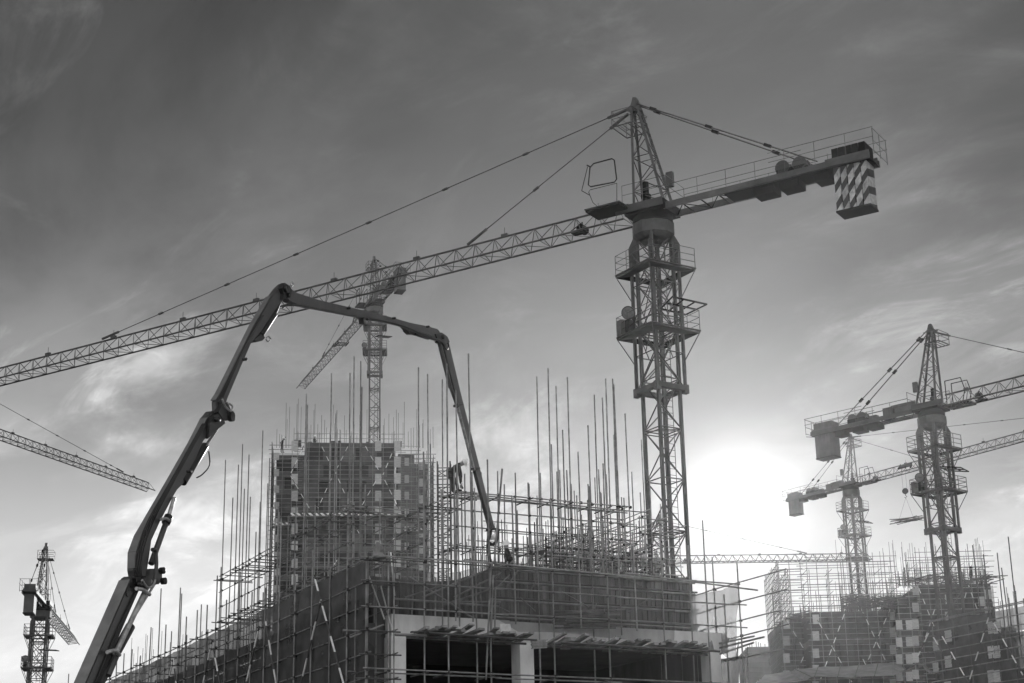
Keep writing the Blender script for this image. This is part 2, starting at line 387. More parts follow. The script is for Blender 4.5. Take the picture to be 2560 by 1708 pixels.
# --- right end face, seen from within against the sky
QE = FR.hit(1850, 1470)[0]
CE = FR.pt(QE, 0)
FE = Face(CE, -27.0)
ep = []
for x, yt in [(1851, 1405), (1815, 1485), (1790, 1390), (1740, 1480), (1700, 1500), (1650, 1490)]:
    s, _ = FE.hit(x, 1560); ep.append((s, 0, FE.hit(x, yt)[1]))
ep = [p for p in ep if p[0] < 22]
elv = [FE.hit(1851, y)[1] for y in (1455, 1503, 1552, 1590, 1645)]
sc_end = scaffold('scaffold', 'open scaffold end at the right corner with tubes jutting out into the bright sky', FE, -2.6, 20.0, elv, ep, -INL, 1.0,
                  'scaffold faces of the nearest building', couplers='single', inner=False, over=.6, tlev=(3,))
for (xa, ya, xb, yb) in [(1790, 1625, 1900, 1592), (1795, 1612, 1876, 1590), (1798, 1640, 1874, 1606), (1790, 1655, 1850, 1640), (1770, 1648, 1830, 1650)]:
    bar('loose_tube', FE.px(xa, ya, -.2), FE.px(xb, yb, .2), 0.08, m_pole, sc_end)

# --- concrete frame behind the scaffold
BF = Face(FR.pt(0, 0)+INF*1.5, 63.0)      # front plane of the concrete
Z1 = BF.hit(1000, 1536)[1]; Z0 = BF.hit(1000, 1590)[1]
bld = thing('concrete_building', BF.pt(4, 0), 'raw concrete frame building with dark open bays behind the front scaffold', 'building', None)
ez = UP
def bbox(name, q0, q1, i0, i1, z0, z1, mat, root=None, F=BF):
    mb = MB(); c = F.pt((q0+q1)/2, (z0+z1)/2)+INF*(i0+i1)/2
    mb.box(c, q1-q0, i1-i0, z1-z0, F.d, INF, UP); return mb.build(name, mat, root or bld)
qc = [BF.hit(x, 1640)[0] for x in (997, 1318, 1556, 1790)]
LOW = Z0-3.2
col_w = 0.62
def column(q, w, i0, z0, z1, mat=m_conc): return bbox('column', q-w/2, q+w/2, i0, i0+.75, z0, z1, mat)
column(qc[0], 0.60, 0.02, 0, Z0); column(qc[1], 0.60, 0.02, 0, Z0); column(qc[3], 0.5, 0.02, 0, Z0)
qL = qc[0]-.3; qR = qc[3]+.6
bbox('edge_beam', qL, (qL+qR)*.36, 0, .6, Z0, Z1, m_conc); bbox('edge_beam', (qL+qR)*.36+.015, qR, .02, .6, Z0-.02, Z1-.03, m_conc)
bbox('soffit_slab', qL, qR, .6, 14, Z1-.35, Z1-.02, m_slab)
bbox('floor_slab', qL, qR, .05, 14, Z0-3.6, Z0-3.25, m_slab)
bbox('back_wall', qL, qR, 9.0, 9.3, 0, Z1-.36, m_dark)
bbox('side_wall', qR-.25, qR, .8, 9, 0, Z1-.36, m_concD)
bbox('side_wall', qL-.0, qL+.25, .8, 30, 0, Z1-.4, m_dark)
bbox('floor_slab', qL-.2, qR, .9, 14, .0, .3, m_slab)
# left flank: columns, slab edges and block walls seen dimly through the net
flank = 1.6
for k in range(9):
    c = FL.pt(2.5+k*6.2, (ZTOP-.6)/2)+INL*1.6
    mb = MB(); mb.box(c, .6, .6, ZTOP-.6, FL.d, INL, UP); mb.build('column', m_conc if k % 3 else m_concD, bld)
for z in (ZTOP-1.0, ZTOP-4.2, ZTOP-7.4):
    c = FL.pt(31.5, z)+INL*1.75; mb = MB(); mb.box(c, 58, .8, .5, FL.d, INL, UP); mb.build('edge_beam', m_concD, bld)
c = FL.pt(32, (ZTOP-1.3)/2)+INL*2.4; mb = MB(); mb.box(c, 58, .25, ZTOP-1.3, FL.d, INL, UP); mb.build('infill_wall', m_slab, bld)
# small pieces on the corner
bbox('wall_panel', qL-1.0, qL-.45, -.1, .1, Z0-.7, Z1-.4, m_concD)
bbox('box_out', BF.hit(1088, 1572)[0], BF.hit(1101, 1572)[0], -.1, .0, BF.hit(1090, 1578)[1], BF.hit(1090, 1566)[1], m_timber)

# timber formwork wall standing on the beam
form = thing('formwork_wall', BF.pt(6, Z1)+INF*2, 'tall timber formwork wall of upright boards seen through the hanging net', 'formwork')
FW = Face(BF.pt(0, 0)+INF*2.2, 63.0)
q = FW.hit(1238, 1500)[0]; qe = FW.hit(1725, 1500)[0]; zt_ = FW.hit(1300, 1418)[1]
while q < qe:
    w = rnd(.17, .24); top = zt_+rnd(-.03, .12)
    if FW.hit(1478, 1460)[0] < q < FW.hit(1512, 1460)[0]: top -= 1.0
    if not (FW.hit(1518, 1460)[0] < q < FW.hit(1530, 1460)[0]):
        mb = MB(); mb.box(FW.pt(q+w/2, (Z1-.1+top)/2, rnd(-.03, .03)), w-.02, .05+rnd(0, .03), top-Z1+.1, FW.d, INF, UP); mb.build('board', m_ply, form)
    q += w
for z in (.45, 1.15, 1.9, 2.4):
    bar('waler', FW.pt(FW.hit(1238, 1500)[0]-.3, Z1+z, .13), FW.pt(qe+.2, Z1+z, .13), .1, m_pole, form)
    bar('waler', FW.pt(FW.hit(1238, 1500)[0]-.2, Z1+z+.1, .13), FW.pt(qe+.3, Z1+z+.1, .13), .08, m_poleD, form)
mb = MB(); mb.box(FW.pt((FW.hit(1238, 1500)[0]+qe)/2, (Z1+zt_)/2)+INF*.4, qe-FW.hit(1238, 1500)[0], .15, zt_-Z1, FW.d, INF, UP); mb.build('backing_sheet', m_ply, form)
# stair / ramp mass at the left end behind the net
ramp = thing('formwork_wall', BF.pt(1, Z1)+INF*2, 'dark raking formwork and props behind the sagging net near the corner', 'formwork')
FW2 = Face(BF.pt(0, 0)+INF*2.6, 63.0)
mb = MB(); mb.prism([FW2.px(x, y) for x, y in [(928, 1540), (928, 1440), (1075, 1455), (1140, 1450), (1238, 1418), (1238, 1560)]], INF*.3); mb.build('panel', m_ply, ramp)
mb = MB(); mb.prism([FW2.px(x, y, .2) for x, y in [(921, 1490), (921, 1462), (968, 1465), (968, 1492)]], -INF*.1); mb.build('panel', m_slab, ramp)
for k in range(11):
    x = 930+k*29; bar('prop', FW2.px(x, 1548, .5), FW2.px(x+rnd(-6, 6), 1435+rnd(0, 30), .5), .07, m_pole if k % 2 else m_poleD, ramp)
for (xa, ya, xb, yb) in [(1040, 1500, 1190, 1436), (1090, 1520, 1240, 1470), (1010, 1450, 1180, 1560), (1120, 1500, 1235, 1440), (1115, 1510, 1235, 1512), (930, 1500, 1230, 1522)]:
    bar('prop', FW2.px(xa, ya, .6), FW2.px(xb, yb, .6), .09, m_pole, ramp)
# stack of tubes lying behind the net
pile = thing('tube_pile', FR.px(1500, 1525, -1.3), 'loose pile of scaffold tubes lying level behind the net at mid front', 'tube pile')
for k in range(26):
    x0 = 1425+rnd(-15, 35); y0 = 1512+k*1.7+rnd(-2, 2)
    bar('tube', FR.px(x0, y0+4, -1.2+rnd(-.1, .2)), FR.px(x0+rnd(110, 160), y0+rnd(0, 10), -1.2+rnd(-.1, .2)), .06, m_pole if k % 3 else m_poleD, pile)

random.seed(19)
for k in range(12):
    x = rnd(1240, 1640); y = rnd(1425, 1540)
    bar('stray_tube', FR.px(x, y, -rnd(.3, 1.3)), FR.px(x+rnd(-20, 60), y+rnd(-70, 60), -rnd(.3, 1.3)), .055, m_pole, pile)
# timber working platforms: boards laid side by side over the bays
def platform(label, x0, x1, y0, y1, n, seed):
    random.seed(seed)
    F = Face(FR.pt(0, 0)+INF*.35, 63.0); root = thing('board_platform', F.px((x0+x1)/2, (y0+y1)/2), label, 'platform', 'board platforms over the dark bays')
    for k in range(n):
        t = (k+rnd(-.3, .3))/n; p = F.px(x0+(x1-x0)*t, y0+(y1-y0)*t)
        L = rnd(1.0, 1.5); a = radians(rnd(-12, 12)); d = (-INF*cos(a)+F.d*(sin(a)+.08)).normalized()
        dd = (d+UP*rnd(.05, .25)).normalized()
        bar('board', p-dd*.35+UP*rnd(0, .1), p+dd*(L-.35)+UP*rnd(0, .1), rnd(.16, .27), m_timber, root, h=rnd(.06, .11), kind='box')
    a = F.px(x0, y0, .1); b = F.px(x1, y1, .1)
    bar('bearer', a-UP*.07, b-UP*.07, .09, m_poleD, root); bar('bearer', a-UP*.05-INF*.9, b-UP*.05-INF*.9, .08, m_poleD, root)
    return root
pl1 = platform('untidy row of grey boards resting over the left dark bay', 1045, 1312, 1588, 1606, 17, 3)
platform('untidy row of grey boards resting over the long right bay', 1372, 1765, 1612, 1634, 27, 5)
random.seed(11)
bar('board', FR.px(1020, 1583, .3), FR.px(1156, 1577, .3), .2, m_poleD, pl1, h=.05, kind='box')
bar('bearer', FR.px(984, 1588, .15), FR.px(1062, 1591, .15), .11, m_pole, pl1)
# small stack of slats and single sheets
st_ = thing('slat_stack', FR.px(1345, 1615), 'small neat stack of slats on the platform beside the second column', 'slat stack')
for k in range(7):
    bar('slat', FR.px(1326+rnd(-2, 2), 1622-k*3.2, .1), FR.px(1362+rnd(-3, 6), 1620-k*3.2, .1), .07, m_timber, st_, h=.04, kind='box')
sh = MB(); sh.prism([FR.px(1240, 1563, .3), FR.px(1266, 1563, .3), FR.px(1276, 1588, .1), FR.px(1249, 1588, .1)], -INF*.03)
tag(sh.build('plywood_sheet', m_white), 'pale sheet leaning on the concrete beam above the boards', 'sheet')
sh = MB(); sh.prism([FR.px(1762, 1612, .3), FR.px(1768, 1604, .3), FR.px(1780, 1625, .1), FR.px(1800, 1628, .1), FR.px(1770, 1630, .1)], -INF*.05)
tag(sh.build('plywood_sheet', m_timber), 'split grey sheet leaning near the right end column', 'sheet')

# debris nets
def net(name, label, F, grid, mat, off=-0.02, amp=0.05, nx=60, ny=16, bev=None):
    """grid: list of columns (x, ytop, ybottom) in order; wrinkled sheet on the plane F"""
    mb = MB(); vs = []; cols = []
    def lerp(t):
        for i in range(len(grid)-1):
            if t <= (i+1)/(len(grid)-1)+1e-9:
                u = t*(len(grid)-1)-i; a, b = grid[i], grid[i+1]; return [a[k]+(b[k]-a[k])*u for k in range(3)]
    for i in range(nx+1):
        x, yt, yb = lerp(i/nx)
        for j in range(ny+1):
            y = yt+(yb-yt)*j/ny; q, z = F.hit(x, y)
            w = noise.noise(Vector((q*1.1, z*.5, 3.3)))*amp*2+noise.noise(Vector((q*3.1+z*1.5, z*1.2, 7.3)))*amp
            vs.append(F.pt(q, z, off+w))
    fs = [(i*(ny+1)+j, (i+1)*(ny+1)+j, (i+1)*(ny+1)+j+1, i*(ny+1)+j+1) for i in range(nx) for j in range(ny)]
    mb.add(vs, fs); o = mb.build(name, mat, smooth=True); tag(o, label, 'safety net', 'debris nets on the nearest building'); return o
net('safety_net', 'dark tightly stretched net covering the long left scaffold face', FL,
    [(915, 1399, 1770), (800, 1452, 1790), (690, 1508, 1800), (600, 1550, 1810), (500, 1597, 1815), (400, 1645, 1830), (300, 1690, 1850), (200, 1735, 1860)], m_net, .10, .05, 160, 30)
net('safety_net', 'dark net sagging between the corner and the middle raking poles', FR,
    [(919, 1396, 1524), (960, 1412, 1515), (1010, 1418, 1517), (1060, 1428, 1518), (1110, 1431, 1519), (1150, 1428, 1538), (1190, 1418, 1536), (1236, 1412, 1526)], m_net2, -.15, .07, 70, 16)
net('safety_net', 'wide thin net over the upright formwork boards at the front', FR,
    [(1236, 1412, 1540), (1300, 1418, 1578), (1380, 1424, 1579), (1440, 1430, 1583), (1500, 1438, 1592), (1560, 1442, 1597), (1600, 1460, 1603), (1640, 1478, 1612), (1690, 1492, 1625)], m_net2, -.15, .05, 80, 18)
net('safety_net', 'pale sheer net glowing against the sky at the right end', FE,
    [(1640, 1512, 1612), (1680, 1502, 1610), (1720, 1492, 1608), (1760, 1484, 1610), (1800, 1476, 1630), (1845, 1458, 1655)], m_net3, -.05, .10, 40, 20)
net('safety_net', 'crumpled dark net in the gap between corner pole and first column', FR,
    [(917, 1575, 1760), (930, 1580, 1765), (945, 1590, 1765), (962, 1610, 1765)], m_net, -1.0, .1, 14, 16)
net('safety_net', 'dark lower net closing the right end below the jutting tubes', FE,
    [(1803, 1650, 1770), (1825, 1652, 1770), (1843, 1640, 1770), (1850, 1600, 1770)], m_net, -.05, .06, 20, 16)

# sack-like bundle of netting left on the top rail
bd = MB(); c = FR.px(945, 1398, .1)
bd.lathe(c-UP*.0, [(.26, 0), (.29, .05), (.20, .12), (.17, .22), (.19, .33), (.15, .46), (.10, .58), (.03, .64)], Vector((-.08, 0, 1)), 12)
bd.v = [tuple(Vector(v)+Vector((noise.noise(Vector(v)*5), noise.noise(Vector(v)*5+Vector((9, 0, 0))), 0))*.05) for v in bd.v]
tag(bd.build('net_bundle', m_timber, smooth=True), 'pale mottled bundle of netting sitting on the corner rail', 'bundle')

# ================================================================== UPPER SCAFFOLDS (set back, higher)
def zs_from(F, x, ys): return [F.hit(x, y)[1] for y in ys]
def mk_poles(F, pix, ybase, jitter=0):
    out = []
    for (x, yt) in pix:
        q_, zt = F.hit(x, yt); out.append((q_, ybase, zt))
    return out
U0 = P(1140, 1232, 72.0); FU = Face(U0, 63.0); FUL = Face(U0, -27.0)
ZU = U0.z; zb_u = ZTOP-2.0
pu = mk_poles(FU, [(1139, 1163), (1161, 1185), (1183, 1180), (1203, 1181), (1244, 1178), (1285, 1182), (1321, 1207), (1351, 1183), (1367, 921), (1406, 1075), (1416, 943), (1448, 1133), (1472, 1064),
                   (1499, 1174), (1512, 947), (1530, 947), (1536, 961), (1565, 1035)], zb_u)
s_u = scaffold('scaffold', 'upper scaffold deck where the bent worker stands, running right to the big crane mast', FU, 0, FU.hit(1565, 1260)[0],
               zs_from(FU, 1140, (1229, 1274, 1317, 1364, 1371)), pu, INF, 1.1, 'set back upper scaffolds', couplers='single', w=.062, wl=.058, tlev=(0, 3), transom_every=2)
for yy in (1236, 1241):
    bar('ledger', FU.px(1128, yy-1, .3), FU.px(1560, yy+45, .3), .058, m_pole, s_u)
pul = mk_poles(FUL, [(1119, 1200), (1075, 1110), (1063, 1150), (1045, 920), (1018, 1250)], zb_u)
scaffold('scaffold', 'short upper scaffold return slanting down to the left of the bent worker', FUL, 0, 10,
         zs_from(FUL, 1140, (1230, 1274, 1317, 1364)), pul, INL, 1.2, 'set back upper scaffolds', couplers='single', inner=True, tlev=(0,))
# left block
V0 = P(869, 1263, 78.0); FV = Face(V0, -27.0); FVF = Face(V0, 63.0)
pv = mk_poles(FV, [(869, 1230), (829, 933), (824, 1280), (789, 1262), (765, 986), (770, 1012), (738, 1310), (720, 1290), (698, 1280), (669, 1209), (658, 1076), (640, 1330), (627, 1242), (623, 1137), (611, 1222),
                   (608, 1110), (596, 1162), (581, 1245), (565, 1150), (552, 1418)], zb_u)
pv = sorted(pv)
s_v = scaffold('scaffold', 'slanting upper scaffold whose triple rails climb toward the centre in front of the tower block', FV, 0, pv[-1][0],
               zs_from(FV, 869, (1263, 1275, 1310, 1357, 1400)), pv, INL, 1.6, 'set back upper scaffolds', couplers='single', over=.5, tlev=(1, 4), transom_every=1)
pvf = mk_poles(FVF, [(886, 891), (904, 903), (915, 1212), (960, 1300), (1020, 1290), (1071, 936)], zb_u)
scaffold('scaffold', 'level upper scaffold run crossing the foot of the tower block', FVF, 0, FVF.hit(1082, 1290)[0],
         zs_from(FVF, 869, (1265, 1275, 1310, 1357, 1398)), pvf, INF, 1.4, 'set back upper scaffolds', couplers='single', tlev=(1,))
# deeper layers towards the big mast: raking levels of tubes
W0 = P(1400, 1330, 84.0); FW_ = Face(W0, 63.0); FWL = Face(W0, -27.0)
pw = mk_poles(FW_, [(x, y) for x, y in [(1392, 1179), (1399, 1175), (1426, 1210), (1446, 1130), (1468, 1210), (1475, 1186), (1487, 1194), (1502, 1230), (1515, 1186), (1540, 1200), (1562, 1245), (1580, 1180), (1604, 1100), (1622, 1190), (1650, 1260)]], zb_u)
scaffold('scaffold', 'dense hazy scaffold around the foot of the big crane mast', FW_, -4, FW_.hit(1690, 1340)[0],
         zs_from(FW_, 1400, (1318, 1345, 1378, 1395, 1418)), pw, INF, 2.2, 'set back upper scaffolds', couplers='single', w=.06, wl=.055, tlev=(1, 3))
for i, (x, y) in enumerate([(1560, 1270), (1610, 1290), (1655, 1310)]):
    F_ = Face(P(x, y, 78+2*i), -27.0)
    scaffold('scaffold', ['raking scaffold bay left of the big mast, its rails dropping to the left', 'raking scaffold bay crossing the big mast low down',
                          'raking scaffold bay at the right foot of the big mast'][i], F_, 0, 12,
             [F_.o.z-k*.85 for k in range(5)], [(k*1.9+.2, zb_u, F_.o.z+rnd(.2, 1.4)) for k in range(7)], INL, 1.2, 'set back upper scaffolds', w=.055, wl=.05, tlev=(0, 4))

# decks that carry the upper works
mb = MB(); mb.box(FL.pt(33, zb_u-.2)+INL*9.0, 58, 12.5, .3, FL.d, INL, UP); mb.build('roof_slab', m_slab, bld)
zd = P(1450, 1434, 81).z
mb = MB(); a_ = FW_.hit(1345, 1420)[0]; b_ = FW_.hit(1640, 1420)[0]
mb.box(FW_.pt((a_+b_)/2, (zb_u+zd)/2)+INF*3.0, b_-a_, 7, zd-zb_u, FW_.d, INF, UP); mb.build('core_block', m_concD, bld)
# rebar starter bars rising from the deck
def rebar_field(label, x0, x1, D0, D1, y0, y1, ybase, n, w, seed, D_of=None):
    random.seed(seed); root = thing('rebar_cluster', P((x0+x1)/2, ybase, (D0+D1)/2), label, 'rebar', 'standing rebar'); bars = []
    for k in range(n):
        x = rnd(x0, x1); D = rnd(D0, D1); yt = y0+(y1-y0)*rnd(0, 1)**1.4
        b = P(x, ybase, D); t = P(x, yt, D); t = Vector((b.x+rnd(-.06, .06), b.y+rnd(-.06, .06), t.z)); 
        if D1 < 150: b = Vector((b.x, b.y, zb_u-.1))
        bars.append((b, t, w))
    emit('rebar', bars, m_rebar, root, True, 'cyl6'); return root
rebar_field('short starter bars along the deck behind the open rails at the centre', 1170, 1420, 70, 82, 1405, 1290, 1425, 60, .035, 21)
rebar_field('crowded starter bars between the centre and the big mast', 1380, 1640, 76, 90, 1410, 1290, 1432, 70, .04, 22)
rebar_field('thin bars sprouting behind the hoist ladder', 1085, 1300, 84, 98, 1400, 1270, 1425, 26, .03, 25)
rebar_field('low starter bars behind the left net parapet', 300, 520, 95, 120, 1640, 1560, 1700, 34, .03, 23)
# shutter boards on the deck edge
dk = thing('deck_formwork', P(1450, 1410, 80), 'low shutter boards and stacked timber on the deck left of the big mast', 'formwork')
random.seed(9)
for k in range(28):
    x = 1330+k*11.5; a = P(x, 1428, 80.5); b = P(x, 1372+k*.9+rnd(-3, 10), 80.5); b = Vector((a.x, a.y, b.z)); bar('board', a, b, .10, m_timber if k % 3 else m_ply, dk, h=.05, kind='box')
for k in range(5):
    y = 1372+k*11; bar('bearer', P(1340+rnd(0, 60), y-4, 79), P(1600+rnd(0, 60), y+14+rnd(-3, 3), 81), .09, m_poleD, dk)
for (x, y, w, h) in [(1350, 1378, 26, 9), (1290, 1372, 16, 5), (1330, 1383, 18, 5)]:
    mb = MB(); mb.prism([P(x-w/2, y, 71), P(x+w/2, y-3, 71), P(x+w/3, y+h, 71), P(x-w/3, y+h, 71)], (0, .05, 0)); mb.build('sheet', m_poleD, dk)

# lattice ladder mast of a hoist
hm = thing('hoist_mast', (*P(1112, 1430, 88).xy, zb_u), 'slim ladder-like lattice hoist mast behind the bent worker', 'hoist mast')
base = Vector((*P(1112, 1445, 88).xy, zb_u-.05)); ztop = P(1112, 1134, 88).z; w = .34
cs = [base+Vector((i*w, j*w, 0)) for i, j in ((-1, -1), (1, -1), (1, 1), (-1, 1))]
for c in cs: bar('leg', c, Vector((c.x, c.y, ztop)), .08, m_crane, hm)
z = base.z; k = 0; rg = []
while z < ztop:
    for i in range(4):
        a = cs[i]; b = cs[(i+1) % 4]; rg.append((Vector((a.x, a.y, z)), Vector((b.x, b.y, z)), .05))
        if k % 2: rg.append((Vector((a.x, a.y, z)), Vector((b.x, b.y, z+.45)), .04))
    z += .45; k += 1
emit('rung', rg, m_crane, hm)

# ================================================================== GENERIC FAR BUILDINGS
def face_grid(root, F, q0, q1, z0, z1, dq, dzz, w, mat=m_pole, off=0.9, stuff=False, top=0, topy=None):
    """scaffold grid in front of a facade, its tubes parts of the building's scaffold"""
    st = []; led = []; q = q0; 
    while q <= q1+.01:
        st.append((F.pt(q, z0, off), F.pt(q+rnd(-.1, .1), z1+(rnd(.3, top) if top else rnd(.1, .6)), off), w)); q += dq
    z = z1
    while z > z0: led.append((F.pt(q0-rnd(.1, .5), z, off+.05), F.pt(q1+rnd(.1, .5), z+rnd(-.04, .04), off+.05), w*.9)); z -= dzz
    return st, led
def storey_block(root, F, q0, q1, z0, z1, depth, inward, st_h=3.0, wallm=m_concD, win=0.9, dense=3.2):
    """core, floor bands, piers and dark openings"""
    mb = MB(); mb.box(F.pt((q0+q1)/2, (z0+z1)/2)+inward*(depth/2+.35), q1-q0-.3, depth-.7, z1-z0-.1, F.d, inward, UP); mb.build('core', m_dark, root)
    z = z1
    while z > z0+.2:
        mb = MB(); mb.box(F.pt((q0+q1)/2, z-.35)+inward*(depth/2), q1-q0, depth, .7, F.d, inward, UP); mb.build('floor_band', random.choice((wallm, wallm, m_slab)), root)
        q = q0; 
        while q < q1-.5:
            w = rnd(dense*.35, dense*.8); w = min(w, q1-q)
            mb = MB(); mb.box(F.pt(q+w/2, z-.7-(st_h-.7)/2)+inward*.25, w, .4, st_h-.7, F.d, inward, UP); mb.build('wall_panel', random.choice((wallm, m_slab, wallm, m_dark)), root)
            q += w+rnd(.6, 1.6)*win
        z -= st_h

# ---------------- centre tower block
DT = 226.0
T0 = P(1003, 1100, DT); FT = Face(P(745, 1100, DT), 84.0); FTL = Face(P(745, 1100, DT), -20.0); FTR = Face(T0, -20.0)
tb = thing('tower_block', FT.pt(7, 0), 'grey tower block wrapped in scaffold at the centre, a crane mast rising behind it', 'building')
qW = FT.hit(1005, 1200)[0]; ztb = FT.hit(850, 1107)[1]
inT = Vector((-FT.d.y, FT.d.x, 0)); 
if inT.y < 0: inT = -inT
random.seed(31)
storey_block(tb, FT, 0.9, qW-.9, 0, ztb, 16, inT, 2.35, m_concD)
# left wing (set back) and right wings
FT2 = Face(FT.pt(0, 0)+inT*5, 84.0); FT3 = Face(FT.pt(0, 0)+inT*4, 84.0); FT4 = Face(FT.pt(0, 0)+inT*9, 84.0)
q2a = FT2.hit(690, 1200)[0]; storey_block(tb, FT2, q2a, .8, 0, FT2.hit(715, 1138)[1], 10, inT, 2.35, m_concD)
q3b = FT3.hit(1036, 1200)[0]; storey_block(tb, FT3, qW-.4, q3b, 0, FT3.hit(1015, 1135)[1], 10, inT, 2.35, m_slab)
q4b = FT4.hit(1072, 1200)[0]; storey_block(tb, FT4, q3b, q4b, 0, FT4.hit(1050, 1160)[1], 10, inT, 2.35, m_slab)
# parapet jogs and wall stubs on the roof
for x, wpx, y in [(735, 18, 1095), (770, 10, 1100), (826, 12, 1098), (915, 10, 1100), (845, 8, 1097), (985, 20, 1098)]:
    a = FT.px(x, 1112); b = FT.px(x+wpx, y); mb = MB(); mb.box(((a+b)/2)+inT*1.2, abs(b.x-a.x), .4, abs(b.z-a.z), FT.d, inT, UP); mb.build('wall_stub', m_concD, tb)
ts = thing('tower_scaffold', FT.pt(0, 0, 1), 'dense tube scaffold wrapping the centre tower block, with pale mats and striped boards', 'scaffold')
st, led = [], []
OFF = 1.0
for F_, a, b, zt, tops in ((FT, 0, qW, FT.hit(850, 1090)[1], 0), (FT2, q2a-.6, .2, FT2.hit(715, 1118)[1], 0), (FT3, qW, q3b+.5, FT3.hit(1020, 1120)[1], 0), (FT4, q3b+.5, q4b+.6, FT4.hit(1050, 1140)[1], 0)):
    s_, l_ = face_grid(ts, F_, a, b, 8, zt, 1.42, .62, .085, off=OFF); st += s_; led += l_
emit('standard', st, m_pole, ts); emit('ledger', led, m_pole, ts)
# receding scaffold sides
st, led = [], []
for F_, a, b, zt in ((Face(FT2.pt(q2a-.6, 0, 1), -6.0), 0, 9, FT2.hit(715, 1118)[1]), (Face(FT4.pt(q4b+.6, 0, 1), -6.0), 0, 10, FT4.hit(1050, 1150)[1])):
    s_, l_ = face_grid(ts, F_, a, b, 8, zt, 1.3, .62, .08, off=0); st += s_; led += l_
emit('side_standard', st, m_poleD, ts); emit('side_ledger', led, m_poleD, ts)
# tall poles sticking up out of the roof
random.seed(5); pl = []
for x in range(690, 1085, 7):
    D = DT+rnd(0, 16); xx = x+rnd(-3, 3); y = rnd(985, 1090) if x < 790 or x > 980 else rnd(1000, 1092)
    b = P(xx, 1120, D); t = P(xx, y, D); pl.append((b, Vector((b.x, b.y, t.z)), .055))
emit('roof_pole', pl, m_poleD, ts)
# pale bamboo mats hung one above the other
def mats(root, F, xs, y0, y1, step, wpx, hpx, off, slats=0):
    for j, x in enumerate(xs):
        y = y0+(j % 2)*0
        while y < y1:
            a = F.px(x-wpx/2, y+hpx, off); b = F.px(x+wpx/2, y, off); q0_, _ = F.hit(x-wpx/2, y+hpx/2); q1_, _ = F.hit(x+wpx/2, y+hpx/2); zl = a.z; zh = b.z
            mb = MB(); n = 7
            for k in range(n):
                z = zl+(zh-zl)*(k+.5)/n; mb.box(F.pt((q0_+q1_)/2, z, off+rnd(-.03, .03)), (q1_-q0_)*rnd(.95, 1.03), .05, (zh-zl)/n*.9, F.d, F.n, UP)
            mb.build('bamboo_mat', m_mat, root)
            y += step*rnd(.97, 1.03)
mats(ts, FT, [737, 945, 993], 1107, 1480, 41.5, 16, 26, OFF+.12)
mats(ts, FT2, [692], 1137, 1480, 41.5, 13, 18, OFF+.12); mats(ts, FT3, [1016], 1150, 1420, 42, 11, 20, OFF+.12); mats(ts, FT4, [1051], 1160, 1420, 42, 13, 20, OFF+.12)
# toe boards painted in slanted bands and the debris fan under them
for F_, xa, xb, y in ((FT, 727, 1004, 1291), (FT2, 684, 727, 1314), (FT3, 1008, 1054, 1329)):
    a = F_.px(xa, y, OFF+.3); b = F_.px(xb, y+1, OFF+.3); bar('toe_board', a, b, .34, m_hazard, ts, h=.06, kind='box', up=F_.n)
    a = F_.px(xa-8, y+13, OFF+1.2); b = F_.px(xb+4, y+9, OFF+1.2); bar('fan_board', a, b, 1.6, m_timber, ts, h=.09, kind='box', up=UP)
for (xa, ya, xb, yb) in [(803, 1118, 823, 1160), (873, 1115, 838, 1185), (834, 1190, 795, 1275), (836, 1180, 862, 1240), (910, 1115, 950, 1188), (983, 1130, 957, 1192), (939, 1208, 905, 1268), (961, 1205, 998, 1280),
                         (760, 1120, 728, 1188), (727, 1195, 782, 1290), (870, 1260, 850, 1300), (888, 1322, 905, 1350), (883, 1325, 876, 1345), (991, 1332, 975, 1370), (832, 1420, 846, 1400)]:
    bar('diagonal_brace', FT.px(xa, ya, OFF+.15), FT.px(xb, yb, OFF+.15), .11, m_brace, ts)

